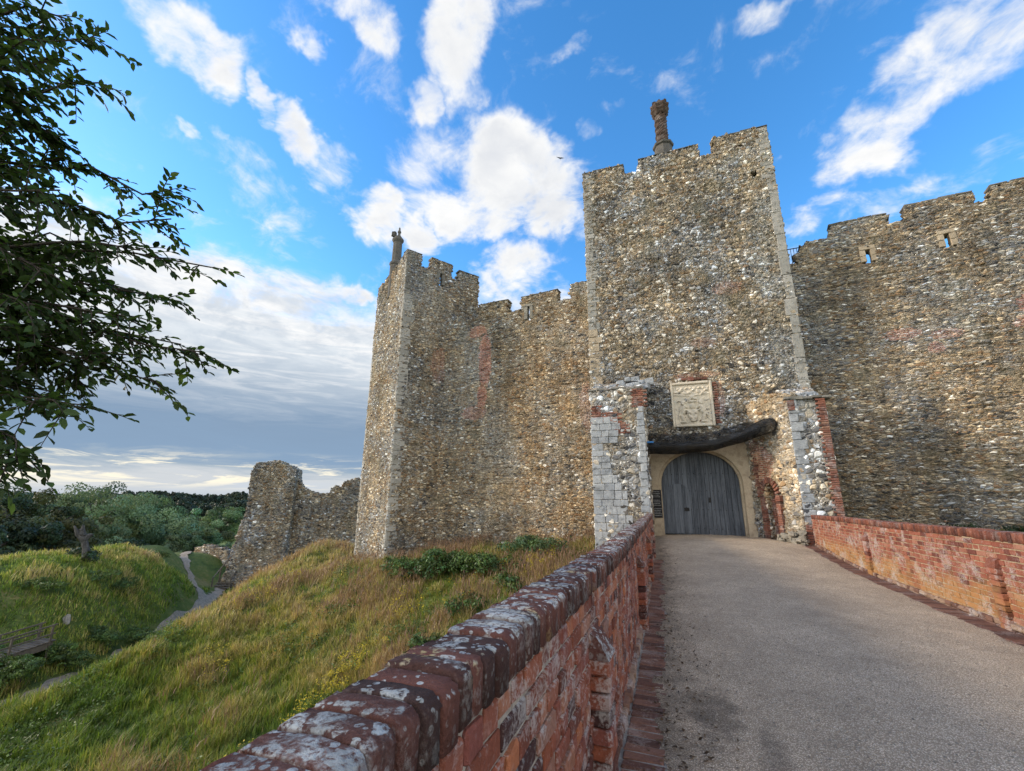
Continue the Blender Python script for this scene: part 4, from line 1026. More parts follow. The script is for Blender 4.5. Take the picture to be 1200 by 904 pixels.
# ------------------------------------------------------------------ curtain walls and corner tower
def with_slits(fp, slits):
    def f(S, Z):
        ok = fp(S, Z)
        for (s, z, w, h) in slits: ok &= ~((np.abs(S-s) < w/2+.13) & (np.abs(Z-z) < h/2+.05))
        return ok
    return f
CL_P, CL_H, CL_L = (-12.75, 22.33), -7, 9.35
CW = thing('curtain_wall', 'brown flint curtain wall with a red brick scar between corner tower and gate tower', 'castle wall', (-8, 21.8, -.6))
sx = lambda x: (x+12.75)/.9925
st = [(sx(-11.9), 12.25), (sx(-11.3), 12.38), (sx(-10.42), 12.10), (sx(-8.46), 12.84), (sx(-7.6), 12.04), (sx(-5.42), 12.76), (sx(-4.7), 12.10), (sx(-3), 12.85)]
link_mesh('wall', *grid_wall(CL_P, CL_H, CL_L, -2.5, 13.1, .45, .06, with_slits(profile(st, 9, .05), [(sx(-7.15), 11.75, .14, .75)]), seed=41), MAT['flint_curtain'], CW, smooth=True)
for V, Fc in caps((CL_P[0], CL_P[1]), CL_H, st, .45, 12.5, .03, .06, 3): link_mesh('merlon_cap', V, Fc, MAT['cap'], CW)
u, n = dirs(CL_H)
def slit_frame(P, h, s, z, w, hh, mat, parent):
    u, n = dirs(h); C, S = [], []
    for k in (-1, 1):
        for q in (-.25, .25):
            p = np.array((*P, 0))+u*(s+k*(w/2+.10))+n*.10; C.append((p[0], p[1], z+q*hh)); S.append((.20, .28, hh/2-.01))
    p = np.array((*P, 0))+u*s+n*.10; C.append((p[0], p[1], z+hh/2+.09)); S.append((w+.36, .28, .16))
    return link_mesh('slit_frame', *blocks(C, S, h, .015, .008, int(s*10)), mat, parent)
slit_frame(CL_P, CL_H, sx(-7.15), 11.75, .14, .75, MAT['quoin'], CW)

CR_P, CR_H, CR_L = (5.12, 21.0), -6, 19.5
CWR = thing('curtain_wall', 'long grey brown flint curtain wall with thick merlons rising behind the orange parapet', 'castle wall', (14, 20, .5))
sr = lambda x: (x-5.12)/.9945
st = [(sr(5.62), 11.9), (sr(5.80), 12.45), (sr(6.05), 12.8), (sr(7.02), 12.92), (sr(8.98), 13.42), (sr(9.6), 12.98), (sr(11.68), 13.55), (sr(12.22), 13.08), (sr(14.3), 13.62), (sr(15.0), 13.1), (sr(17.2), 13.65), (sr(17.9), 13.1), (sr(20.2), 13.65), (sr(21), 13.1), (sr(25), 13.65)]
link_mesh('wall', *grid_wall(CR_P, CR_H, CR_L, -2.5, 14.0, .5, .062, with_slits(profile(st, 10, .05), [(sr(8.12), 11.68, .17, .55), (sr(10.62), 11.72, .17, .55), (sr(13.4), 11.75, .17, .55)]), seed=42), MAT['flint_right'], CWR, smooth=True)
for V, Fc in caps(CR_P, CR_H, st, .5, 13.3, .025, .10, 3): link_mesh('merlon_cap', V, Fc, MAT['cap'], CWR)
for x, z in ((8.12, 11.68), (10.62, 11.72), (13.4, 11.75)): slit_frame(CR_P, CR_H, sr(x), z, .17, .55, MAT['ashlar_warm'], CWR)

CT = thing('corner_tower', 'corner tower with battlements and pale corner stones at the end of the brown curtain wall', 'tower', (-15.5, 22.5, -1.5))
A = np.array((-14.18, 19.92)); B = np.array((-18.72, 23.27))
LB = float(np.hypot(*(A-B))); HB = math.degrees(math.atan2(*(A-B)[::-1]))
stR = [(.95, 16.15), (1.62, 15.32), (3.05, 16.18), (3.6, 15.25), (5.1, 16.02)]
stF = [(1.0, 15.95), (1.35, 15.2), (2.3, 15.95), (2.65, 15.2), (3.6, 16.0), (3.95, 15.3), (4.9, 16.05), (5.1, 15.35), (LB, 16.15)]
R58, N58 = dirs(58); UB, NB = dirs(HB)
A3 = np.array((*A, 0.)); B3 = np.array((*B, 0.))
pr = [grid_wall(A, 58, 5.08, -3.2, 16.5, .45, .06, with_slits(profile(stR, 12, .05), [(2.3, 14.95, .15, .75)]), seed=51),
      grid_wall(B, HB, LB, -3.6, 16.5, .45, .06, profile(stF, 13, .05), seed=52)]
E1 = A3+R58*5.08; E2 = B3+R58*5.08
pr.append(grid_wall(E1[:2]+N58[:2]*.6, 58+90, 5.0, 9, 16.5, .6, .15, profile([(1, 16), (1.6, 15.3), (3, 16), (3.6, 15.3), (6, 16)], 14), seed=53))
pr.append(grid_wall(E2[:2], 58+180, 5.0, -3, 16.5, .6, .15, profile([(1, 16), (1.6, 15.3), (3, 16), (3.6, 15.3), (6, 16)], 15), seed=54))
V, Fc = joinq(pr); link_mesh('wall', V, Fc, MAT['flint_corner'], CT, smooth=True)
cc = (A3+B3+E1+E2)/4
V, Fc = blocks([(cc[0], cc[1], 14.3)], [(3.9, 4.4, .2)], 58, .01); link_mesh('roof', V, Fc, MAT['cap'], CT)
for V, Fc in caps(A, 58, stR, .45, 15.7, .03, .06, 5)+caps(B, HB, stF, .45, 15.7, .02, .06, 6): link_mesh('merlon_cap', V, Fc, MAT['cap'], CT)
for V, Fc in [quoin_column(A, 58, 0, 1, -2.4, 13.0, (.58, .50), .35, .045, 21), quoin_column(B, HB, LB, -1, -2.4, 15.4, (.30, .22), .35, .03, 22), quoin_column(B, HB, 0, 1, -3, 15.3, (.34, .22), .35, .03, 23)]: link_mesh('quoins', V, Fc, MAT['quoin_pale'], CT)
V, Fc = quoin_column(A, 58, 0, 1, 13.0, 15.9, (.45, .32), .35, .04, 24); link_mesh('quoins', V, Fc, MAT['cap'], CT)
slit_frame(A, 58, 2.3, 14.95, .15, .75, MAT['cap'], CT)
# chimney of the corner tower
cxy = (-16.45, 21.95)
chl = link_mesh('chimney', *lathe(cxy, [(.38, 14.2), (.38, 16.55), (.43, 16.6), (.43, 16.75), (.31, 16.85), (.29, 18.25), (.38, 18.42), (.38, 18.55), (.28, 18.6), (.26, 18.7)], 10), MAT['sooty'], CT)
V, Fc = join([blocks([(cxy[0]-.28, cxy[1]-.1, 18.95), (cxy[0]-.1, cxy[1]+.1, 18.78)], [(.3, .3, .36), (.4, .4, .2)], [20, 50], .05, .03, 3), lathe((cxy[0]+.06, cxy[1]), [(.10, 18.75), (.08, 19.0), (.13, 19.08), (.05, 19.3), (.07, 19.36), (.0, 19.5)], 8)])
link_mesh('chimney_cap', V, Fc, MAT['sooty'], chl)

# ------------------------------------------------------------------ ruined tower beyond
RU = thing('ruined_tower', 'roofless ruined flint tower stump with broken wall beyond the grass bank', 'ruin', (-38, 33, -5.5))
# front slab: from lower left to the corner, battered at the foot
ra, rb = at_range(287, 600, 48), at_range(341, 600, 47.0)
P0 = np.array((ra[0], ra[1])); P1 = np.array((rb[0], rb[1])); LR = float(np.hypot(*(P1-P0))); HR = math.degrees(math.atan2(*(P1-P0)[::-1]))
def ruin_in(S, Z):
    top = 4.9+.18*np.sin(S*1.1+.3)+wav(S, 21, .22, 2.2)-.9*np.clip((.35-S)/.35, 0, 1)-.25*np.clip((S-LR+.6)/.6, 0, 1)
    lft = .12*np.sin(Z*1.3)+.10*np.sin(Z*3.1+1)
    return (Z < top) & (S > lft*.5+.05)
def ruin_warp(s, d, z):
    k = np.clip((.8-z)/7, 0, 1.2)
    return s-(LR-s)/LR*k*.95, d-k*.9, z
V1 = grid_wall(P0, HR, LR, -6.8, 5.4, 2.6, .11, ruin_in, ruin_warp, seed=61, layer=.3, wob=.16)
rc_ = at_range(424, 600, 47.5); P2 = np.array((rc_[0], rc_[1]))
P1b = P1+dirs(HR)[1][:2]*1.2-dirs(HR)[0][:2]*.3
LR2 = float(np.hypot(*(P2-P1b))); HR2 = math.degrees(math.atan2(*(P2-P1b)[::-1]))
def ruin2_in(S, Z):
    t = S/LR2
    top = np.interp(t, [0, .04, .10, .22, .50, .52, .58, .62, .66, .70, .74, .97, 1], [4.6, 3.7, 3.0, 2.35, 2.25, 2.75, 3.0, 2.9, 2.8, 3.3, 3.55, 3.65, 3.2])+wav(S, 25, .14, 3)
    return Z < top
V2 = grid_wall(P1b, HR2, LR2, -6.5, 5.2, 1.3, .11, ruin2_in, seed=62, layer=.3, wob=.12)
link_mesh('tower_stump', *V1, MAT['flint_ruin'], RU, smooth=True); link_mesh('broken_wall', *V2, MAT['flint_ruin'], RU, smooth=True)

# low ruined wall by the path
la, lb = at_range(226, 655, 56), at_range(268, 655, 52)
LW = math.hypot(*(lb-la)[:2]); HW = math.degrees(math.atan2((lb-la)[1], (lb-la)[0]))
zl = float(ground_z(np.array([(la[0]+lb[0])/2]), np.array([(la[1]+lb[1])/2]))[0])
lw = link_mesh('low_wall', *grid_wall(la[:2], HW, LW, zl-2.2, zl+1.7, .8, .10, lambda S, Z: Z < np.interp(S/LW, [0, .1, .3, .6, .9, 1], [-3.05, -2.9, -2.85, -2.95, -3.2, -3.9])+wav(S, 4, .12, 3), seed=63, wob=.12), MAT['flint_ruin'], smooth=True)
tag(lw, 'low remnant of flint walling beside the forked footpath', 'ruined wall')

# ------------------------------------------------------------------ footpaths on the earthworks
def ribbon(name, pts, w, mat):
    pts = np.array(pts, float); t = np.linspace(0, 1, len(pts)); tt = np.linspace(0, 1, 90)
    c = np.stack([np.interp(tt, t, pts[:, k]) for k in range(2)], 1)
    for _ in range(12): c[1:-1] = (c[:-2]+2*c[1:-1]+c[2:])/4
    d = np.gradient(c, axis=0); d /= np.linalg.norm(d, axis=1)[:, None]; nn = np.stack([-d[:, 1], d[:, 0]], 1)
    ww = w*(1+.22*np.sin(tt*31)+.15*np.sin(tt*77+1)); V = []
    for k in np.linspace(-1, 1, 7): V.append(c+nn*(ww*k/2)[:, None])
    XY = np.stack(V, 1).reshape(-1, 2); Z = ground_z(XY[:, 0], XY[:, 1])+.05
    i = np.arange(90*7).reshape(90, 7); Fq = np.stack([i[:-1, :-1], i[1:, :-1], i[1:, 1:], i[:-1, 1:]], -1).reshape(-1, 4)[:, ::-1]
    PATHS.append((c, w)); return structure(link_mesh(name, np.column_stack([XY, Z]), Fq, mat, smooth=True))
PATHS = []
def ground_hit(px, py, lo=6., hi=90.):
    """walk along a sight line of the photograph until it meets the modelled ground"""
    d = ray(px, py); h = math.hypot(d[0], d[1]); rr = np.linspace(lo, hi, 3000)
    X, Y, Z = d[0]/h*rr, d[1]/h*rr, EYE+d[2]/h*rr; gz = ground_z(X, Y); k = np.nonzero(Z < gz)[0]
    k = k[0] if len(k) else len(rr)-1
    return np.array((X[k], Y[k], gz[k]))
MAT['dirt'] = flat_mat('trodden pale dirt', (.20, .165, .125), (.36, .31, .25), 5, .95, .02)
P_main = [q[:2] for q in PATH_MAIN]+[(-28.4, 19.4), PATH_FORK[:2]]
ribbon('footpath', P_main, .95, MAT['dirt'])
ribbon('footpath', [PATH_FORK[:2]]+[q[:2] for q in PATH_L], .70, MAT['dirt'])
ribbon('footpath', [PATH_FORK[:2]]+[q[:2] for q in PATH_R], .65, MAT['dirt'])

# ------------------------------------------------------------------ grass
def blade_mesh(xy, zb, hgt, wid, lean, az_, col):
    """each blade: two quads tapering to a tip, bending along its lean"""
    n = len(xy); a = az_; dx, dy = np.cos(a), np.sin(a); px_, py_ = -dy, dx
    V = np.zeros((n, 6, 3)); C = np.zeros((n, 6, 3))
    for k, (t, w) in enumerate(((0, .5), (0, -.5), (.55, .42), (.55, -.42), (1, .07), (1, -.07))):
        b = lean*t*t
        V[:, k, 0] = xy[:, 0]+px_*wid*w+dx*hgt*b; V[:, k, 1] = xy[:, 1]+py_*wid*w+dy*hgt*b; V[:, k, 2] = zb-.03+hgt*t*np.sqrt(np.clip(1-.55*lean*lean*t, .1, 1))
        C[:, k] = col
    o = np.arange(n)[:, None]*6
    Fq = np.concatenate([o+np.array([[0, 1, 3, 2]]), o+np.array([[2, 3, 5, 4]])])
    return V.reshape(-1, 3), Fq, C.reshape(-1, 3)
def vnoise(x, y, f, seed):
    r = np.random.default_rng(seed); o = np.zeros_like(x)
    for q in range(6):
        a = r.uniform(0, 6.28); fx, fy = f*1.55**q*math.cos(a), f*1.55**q*math.sin(a); o += np.sin(x*fx+y*fy+r.uniform(0, 6)+1.5*np.sin(x*fy*.7-y*fx*.6))*.75**q
    return o/2.6
def path_clear(x, y):
    ok = np.ones(len(x), bool)
    for c, w in PATHS:
        for k in range(0, len(x), 40000):
            xs, ys_ = x[k:k+40000], y[k:k+40000]
            d2 = np.min((xs[:, None]-c[::2, 0])**2+(ys_[:, None]-c[::2, 1])**2, 1); ok[k:k+40000] &= d2 > (w/2+.30)**2
    return ok
def in_castle(x, y):
    """true inside walls and towers"""
    b = (y > 21.1-.122*(x+3.6)) & (x > -12.9) & (x < -3)
    q = np.stack([x-A[0], y-A[1]], 1); b |= (q@R58[:2] > -.05) & (q@N58[:2] > -.05) & (x > -19) & (y > 19)
    return b | ((y > 18.1) & (x > -3.4))
def sow(n, azr, rr, seed, exclude=True, east=False):
    r = np.random.default_rng(seed)
    az_ = np.radians(r.uniform(azr[0], azr[1], n)); rad_ = rr[0]+(rr[1]-rr[0])*r.uniform(0, 1, n)**.85
    x, y = rad_*np.sin(az_), rad_*np.cos(az_)
    if east:
        ok = (x > 4.6) & (y < 20.6-.105*(x-5.1)); return x[ok], y[ok], r
    ok = path_clear(x, y) & ~in_castle(x, y) & (x < -.95-.02*y)
    return x[ok], y[ok], r
GCOL = np.array([(.060, .105, .018), (.10, .155, .022), (.17, .19, .035), (.28, .235, .085), (.36, .275, .14), (.29, .19, .115)])
def grass_patch(n, azr, rr, seed, hmul=1.0, wmul=1.0, east=False):
    x, y, r = sow(n, azr, rr, seed, east=east)
    z = ground_z(x, y); a = vnoise(x, y, .34, 5); b = vnoise(x, y, .9, 6); c = vnoise(x, y, 2.3, 8)
    castle = smooth(-5.6, -3.0, z)*(y > 8+.0*x)*(x > -30)*smooth(-32, -24, x+0*y)      # castle bank is drier towards its top
    dry = -.08+.30*a+.34*b+.22*c+.55*castle-.28+.22*smooth(-2.9, -1.6, z)*(x < -28)-.04*(x < -25.8)
    dry = dry+r.normal(0, .16, len(x)); idx = np.clip((dry+.62)*4.2, 0, 4.99); i0 = idx.astype(int); f = (idx-i0)[:, None]
    col = GCOL[i0]*(1-f)+GCOL[i0+1]*f
    col *= r.uniform(.70, 1.3, (len(x), 1))
    R_ = np.hypot(x, y)
    h = (.28+.14*b+.14*c+.08*a+.13*vnoise(x, y, 6.0, 73))*r.uniform(.6, 1.35, len(x))*hmul; h = np.clip(h, .08, .85)*(.55+.45*(1-castle*.35))*np.where(x < -25.8, .72, 1)
    w = (.008+.0009*R_)*r.uniform(.7, 1.3, len(x))*wmul
    wind = vnoise(x, y, .5, 12)*1.3+2.3
    return blade_mesh(np.stack([x, y], 1), z, h, w, np.clip(.45+.25*r.normal(0, 1, len(x)), .05, 1.05), wind+r.normal(0, 1.5, len(x))+1.2*vnoise(x, y, 3.5, 71), col*np.where(x < -25.8, 1.5, 1.25)[:, None]*(1+.25*vnoise(x, y, 5.5, 72)[:, None]))
MAT['grass'] = leaf_mat('meadow grass', (1, 1, 1, 1), .2, .30)
gm = [grass_patch(240000, (-70, -6), (5.5, 25), 101), grass_patch(130000, (-70, -26), (20, 46), 102, 1.15, 1.15), grass_patch(70000, (12, 75), (5, 28), 103, 1.0, 1.2, True)]
V = np.concatenate([q[0] for q in gm]); o = 0; Fs = []; Cs = []
for q in gm: Fs.append(q[1]+o); o += len(q[0]); Cs.append(q[2])
stuff(link_mesh('grass', V, np.concatenate(Fs), MAT['grass'], col=np.concatenate(Cs)), 'long meadow grass on the castle bank and ditch')
# seed heads of the dry grasses
x, y, r = sow(26000, (-58, -8), (8, 27), 111); z = ground_z(x, y); k = (vnoise(x, y, .34, 5)*.4+vnoise(x, y, .9, 6)*.5+.8*smooth(-4.5, -1.5, z)+r.normal(0, .2, len(x))) > .55
x, y, z = x[k], y[k], z[k]; n = len(x)
v, f, c = blade_mesh(np.stack([x, y], 1), z+.0, r.uniform(.45, .80, n), r.uniform(.010, .016, n), np.clip(r.normal(.35, .2, n), 0, 1), r.normal(2.3, 1, n), np.array([(.27, .185, .105)])*r.uniform(.6, 1.25, (n, 1)))
V1, F1, C1 = v, f, c
v, f, c = blade_mesh(np.stack([x, y], 1)+r.normal(0, .08, (n, 2)), z+.40, r.uniform(.14, .26, n), r.uniform(.02, .038, n), np.clip(r.normal(.5, .2, n), 0, 1), r.normal(2.3, 1, n), np.array([(.25, .155, .10)])*r.uniform(.6, 1.25, (n, 1)))
stuff(link_mesh('dry_grass', np.concatenate([V1, v]), np.concatenate([F1, f+len(V1)]), MAT['grass'], col=np.concatenate([C1, c])), 'straw coloured dry grass stems on the upper bank')

# ------------------------------------------------------------------ leafy things
def leaf_quads(P, N, size, r, aspect=.55, fold=.25, droop=None, col=None):
    """diamond leaves with a fold; P (n,3) positions, N (n,3) facing"""
    n = len(P); N = N/np.maximum(np.linalg.norm(N, axis=1), 1e-9)[:, None]
    t = np.cross(N, r.normal(0, 1, (n, 3))); t /= np.maximum(np.linalg.norm(t, axis=1), 1e-9)[:, None]
    if droop is not None:
        t = t*(1-droop)+np.array((0, 0, -1.))*droop; t /= np.linalg.norm(t, axis=1)[:, None]
    b = np.cross(N, t); b /= np.maximum(np.linalg.norm(b, axis=1), 1e-9)[:, None]; size = np.broadcast_to(size, n)[:, None]
    V = np.stack([P, P+t*size*.5+b*size*aspect*.5+N*size*fold*.3, P+t*size, P+t*size*.5-b*size*aspect*.5+N*size*fold*.3], 1)
    Fq = (np.arange(n)[:, None]*4+np.arange(4)[None])
    C = np.repeat(np.ones((n, 3)) if col is None else col, 4, 0)
    return V.reshape(-1, 3), Fq, C
def crown(lobes, n, size, seed, aspect=.55, droop=None, clump=60, spread=.33, shade=.35):
    """leaf clumps spread over and inside several lobes; clumps differ in tone"""
    r = np.random.default_rng(seed); L = np.array(lobes, float); vol = np.prod(L[:, 3:], 1)**.67; pr = vol/vol.sum()
    m_ = clump*len(L); w = r.choice(len(L), m_, p=pr); d = r.normal(0, 1, (m_, 3)); d /= np.linalg.norm(d, axis=1)[:, None]
    d[:, 2] = np.where(d[:, 2] < -.5, -d[:, 2], d[:, 2])
    rr = r.uniform(.62, 1.05, m_)**.8; C0 = L[w, :3]+d*L[w, 3:]*rr[:, None]
    tone = np.clip(r.normal(1, shade, m_), .45, 1.9); hue = r.normal(0, .12, m_)
    k = r.integers(0, m_, n); R_ = L[w[k], 3:].min(1)*spread
    sph = r.normal(0, 1, (n, 3)); sph /= np.linalg.norm(sph, axis=1)[:, None]; off = sph*R_[:, None]*np.array((1, 1, .72))*(r.uniform(.25, 1.0, (n, 1))**.35); P = C0[k]+off
    N = sph*1.0+d[k]*.45+r.normal(0, .38, (n, 3))+np.array((0, 0, .25))
    col = np.stack([1+hue[k]+.0*k, np.ones(n), 1-hue[k]], 1)*tone[k][:, None]
    return leaf_quads(P, N, size*r.uniform(.6, 1.35, n), r, aspect, droop=droop, col=col)
MAT['leaf_willow'] = leaf_mat('grey green willow leaves', (.125, .185, .10, 1), .25, .25)
MAT['leaf_mid'] = leaf_mat('mid green leaves', (.088, .145, .066, 1), .25, .25)
MAT['leaf_dark'] = leaf_mat('dark oak leaves', (.034, .058, .026, 1), .25, .2)
MAT['leaf_far'] = leaf_mat('distant wood leaves', (.028, .046, .030, 1), .25, .2)
MAT['leaf_olive'] = leaf_mat('olive shaded leaves', (.060, .068, .024, 1), .25, .25)
MAT['leaf_near'] = leaf_mat('broad dark leaves', (.046, .080, .026, 1), .45, .5)
MAT['leaf_nettle'] = leaf_mat('nettle leaves', (.072, .125, .040, 1), .3, .25)
MAT['leaf_scrub'] = leaf_mat('scrub leaves', (.085, .135, .035, 1), .3, .25)
MAT['leaf_ragwort'] = leaf_mat('yellow flower heads', (.46, .36, .015, 1), .25, .2)

def tree_parts(h, w, seed, kind):
    """a tree at the origin: trunk with limbs, crown of leaf clumps"""
    r = np.random.default_rng(seed); lobes = []
    nl = 9 if kind != 'bush' else 6
    for k in range(nl):
        a = 2*math.pi*k/nl+r.uniform(-.4, .4); q = r.uniform(.25, .52); lw_ = w*r.uniform(.22, .34)
        lobes.append((math.cos(a)*w*q*.75, math.sin(a)*w*q*.75, h*r.uniform(.30, .72) if kind != 'bush' else h*r.uniform(.25, .6), lw_, lw_, h*r.uniform(.16, .26)))
    lobes.append((r.normal(0, w*.05), r.normal(0, w*.05), h*.74, w*.30, w*.30, h*.22)); lobes.append((0, 0, h*.45, w*.34, w*.34, h*.30))
    tr = [tube([(0, 0, -1.0), (w*.01, 0, h*.15), (r.normal(0, w*.03), r.normal(0, w*.03), h*.42), (r.normal(0, w*.04), r.normal(0, w*.04), h*.75)], [w*.050+.06, w*.042+.04, w*.028+.02, w*.008], 8)]
    for lb in lobes[:6]: tr.append(tube([(0, 0, h*r.uniform(.15, .3)), (lb[0]*.5, lb[1]*.5, lb[2]*.8), (lb[0]*.95, lb[1]*.95, lb[2]+lb[5]*.4)], [w*.022+.02, w*.014+.01, .01], 6))
    return lobes, join(tr)
PROTO = {}
def make_tree(name, label, loc, h, w, seed, kind, mat, n, size, group, droop=None, aspect=.6, proto=None):
    key = proto
    if key and key in PROTO:
        src, (h0, w0) = PROTO[key]
        o = src.copy(); COL.objects.link(o); o.location = loc; o['label'] = label; o['group'] = group; o.name = name
        sc = (w/w0, w/w0, h/h0); o.scale = sc; o.rotation_euler = (0, 0, random.uniform(0, 6.28))
        for ch in list(src.children):
            c = ch.copy(); COL.objects.link(c); c.parent = o
        return o
    t = thing(name, label, 'bush' if kind == 'bush' else 'tree', (0, 0, 0), group)
    lobes, (tv, tf) = tree_parts(h, w, seed, kind)
    v, f, c = crown(lobes, n, size, seed+1, aspect, droop, 11 if n > 5000 else 7, .50, .30)
    link_mesh('crown', v, f, mat, t, col=c); link_mesh('trunk', tv, tf, MAT['bark'], t, smooth=True)
    t.location = loc; t.rotation_euler = (0, 0, random.uniform(0, 6.28)); BASE[t.name] = (0, 0, 0)
    if key: PROTO[key] = (t, (h, w))
    return t
def stand(px, r_, py_top, py_base=None):
    """position on the far ground under image column px at range r_, with the height that reaches image row py_top"""
    p = at_range(px, 590, r_); z = float(ground_z(np.array([p[0]]), np.array([p[1]]))[0]); top = at_range(px, py_top, r_)[2]
    return (p[0], p[1], z-.2), max(1.5, top-z)
TG = 'trees beyond the castle ditch'
MIDS = [('willow_tree', 'broad grey green willow, largest crown behind the dead tree stump', 128, 84, 565, 19, 'tree', 'leaf_willow', 42000, .26, .45),
        ('willow_tree', 'pale grey green willow, low and spreading, between the biggest willow and the dark trees', 78, 76, 592, 11, 'tree', 'leaf_willow', 22000, .24, .5),
        ('willow_tree', 'dark rounded willow pressed against the biggest willow crown', 166, 92, 572, 12, 'tree', 'leaf_mid', 24000, .27, .35),
        ('willow_tree', 'rounded grey green willow beyond the low ruined wall, beside the ruined tower', 215, 86, 600, 13, 'tree', 'leaf_willow', 26000, .26, .5),
        ('round_tree', 'bluish green tree rising close behind the ruined tower edge', 255, 108, 592, 14, 'tree', 'leaf_mid', 20000, .30, .3),
        ('shrub', 'pale green shrub below the rounded willow near the low ruined wall', 222, 74, 621, 5.5, 'bush', 'leaf_willow', 9000, .2, .3),
        ('shrub', 'dark green shrub beside the ruined tower and green meadow strip', 250, 73, 618, 7.5, 'bush', 'leaf_mid', 11000, .2, .2),
        ('shrub', 'dark low shrub at the foot of the largest willow', 160, 70, 628, 6, 'bush', 'leaf_dark', 8000, .2, .2),
        ('dark_tree', 'olive brown shaded tree nearest the overhanging leaves, behind the outer bank', 18, 52, 566, 11, 'tree', 'leaf_olive', 26000, .22, .2),
        ('dark_tree', 'tallest dark green tree standing behind the olive shaded tree', -40, 58, 560, 14, 'tree', 'leaf_dark', 22000, .26, .2),
        ('dark_tree', 'small dark tree between the olive shaded tree and the willows', 48, 66, 588, 9, 'tree', 'leaf_dark', 14000, .24, .2),
        ('dark_tree', 'low dark tree tucked under the olive shaded tree', -8, 47, 606, 8, 'tree', 'leaf_dark', 14000, .22, .2)]
for i, (nm, lab, px, r_, top, w, kind, mk, n, sz, dr) in enumerate(MIDS):
    loc, h = stand(px, r_, top)
    make_tree(nm, lab, loc, h, w, 300+i*7, kind, MAT[mk], n, sz, TG, droop=dr)
r = np.random.default_rng(55)
FAR = []
for px in np.arange(-60, 300, 9.5): FAR.append((px+r.uniform(-4, 4), r.uniform(300, 380), r.uniform(575, 582)))
for px in np.arange(-60, 300, 17): FAR.append((px+r.uniform(-6, 6), r.uniform(190, 240), r.uniform(583, 592)))
for i, (px, r_, top) in enumerate(FAR):
    if 185 < px < 205 and r_ < 260: continue
    loc, h = stand(px, r_, top); far_row = r_ > 260
    make_tree('woodland_tree', 'small dark tree in the distant wood along the horizon' if far_row else 'dark round tree in the field hedge between the willows and the distant wood', loc, max(h, 6), r.uniform(14, 22) if far_row else r.uniform(9, 15), 500+i, 'tree',
              MAT['leaf_far'], 5000, 1.0 if far_row else .7, 'trees of the distant wood' if far_row else 'trees of the field hedge', proto=('far' if far_row else 'hedge')+str(i % 4))

# bushes and weeds against the walls and on the bank
BG = 'weedy bushes along the castle bank'
def bush_on(px, py, r_, w, h, lab, mk, n, size, seed, name='nettle_bush'):
    p = at_range(px, py, r_); z = float(ground_z(np.array([p[0]]), np.array([p[1]]))[0])
    r = np.random.default_rng(seed); lobes = []
    for k in range(6): lobes.append((p[0]+r.uniform(-.42, .42)*w, p[1]+r.uniform(-.3, .3)*min(w, 1.6), z+h*r.uniform(.10, .50), w*.22, min(w, 1.8)*.25, h*.32))
    v, f, c = crown(lobes, n, size, seed, .5, None, 26, .5)
    t = thing(name, lab, 'bush', (p[0], p[1], z), BG); link_mesh('foliage', v, f, MAT[mk], t, col=c)
    st_ = [tube([(l[0], l[1], z-.1), (l[0]+r.normal(0, .05), l[1], l[2]+h*.2)], [.02, .006], 5) for l in lobes]
    for V, Fc in st_: link_mesh('stem', V, Fc, MAT['bark'], t)
    return t
bush_on(480, 648, 22.0, 2.4, 1.3, 'dark green nettle bush at the foot of the corner tower stone edge', 'leaf_nettle', 2600, .13, 1)
bush_on(528, 650, 21.2, 2.6, 1.5, 'tall nettle bush where the corner tower meets the brown curtain wall', 'leaf_nettle', 2800, .13, 2)
bush_on(572, 652, 20.2, 2.8, 1.1, 'wide nettle bush below the pale patch of the brown curtain wall', 'leaf_nettle', 2600, .12, 3)
bush_on(622, 635, 20.6, 3.0, 1.15, 'rounded green bush against the brown curtain wall nearest the gate', 'leaf_mid', 3000, .11, 4)
bush_on(545, 668, 18.2, 1.5, .7, 'small nettle clump standing alone in dry grass on the bank', 'leaf_nettle', 1200, .11, 5)
bush_on(600, 668, 18.4, 1.2, .7, 'small weedy clump in straw coloured grass', 'leaf_nettle', 900, .11, 6)
bush_on(505, 690, 16.8, 1.4, .6, 'low green clump halfway down the castle bank', 'leaf_nettle', 1100, .10, 7)
bush_on(630, 668, 16.5, 1.0, .6, 'little green clump beside the red parapet near the gate', 'leaf_nettle', 800, .10, 8)
bush_on(400, 800, 13.6, 1.5, .55, 'low green clump nearest the red parapet at the bottom of the bank', 'leaf_nettle', 1300, .09, 9)
for i, (px, r_, w) in enumerate(((12, 30.0, 4.5), (58, 31.0, 4.0), (105, 32.0, 4.0), (150, 33.0, 3.6), (190, 34.5, 3.2))):
    p = at_range(px, 600, r_); hit = at_range(px, 600, (29.2, 29.6, 30.4, 31.6, 33.2)[i])
    rr_ = math.hypot(hit[0], hit[1])
    bush_on(px, 600, rr_, w, .9, ['bracken clump above the ditch path, beside the footbridge', 'bracken clump above the ditch path, just beyond the footbridge end', 'bracken clump above the ditch path, below the pale marker stone',
                                    'bracken clump above the ditch path, midway between marker stone and footpath fork', 'bracken clump nearest the fork of the footpath'][i], 'leaf_scrub', 7000, .085, 20+i, 'bracken')
for i, (px, py, w) in enumerate(((135, 690, 3), (60, 690, 2.6), (190, 660, 3.0), (160, 700, 2.4))):
    hit = ground_hit(px, py); bush_on(px, 600, math.hypot(hit[0], hit[1]), w, .55, ['low green scrub in the middle of the outer bank', 'low green scrub under the dead stump on the outer bank', 'low bright scrub near the top of the outer bank', 'low scrub just above the bracken on the outer bank'][i], 'leaf_scrub', 3200, .075, 40+i, 'scrub')
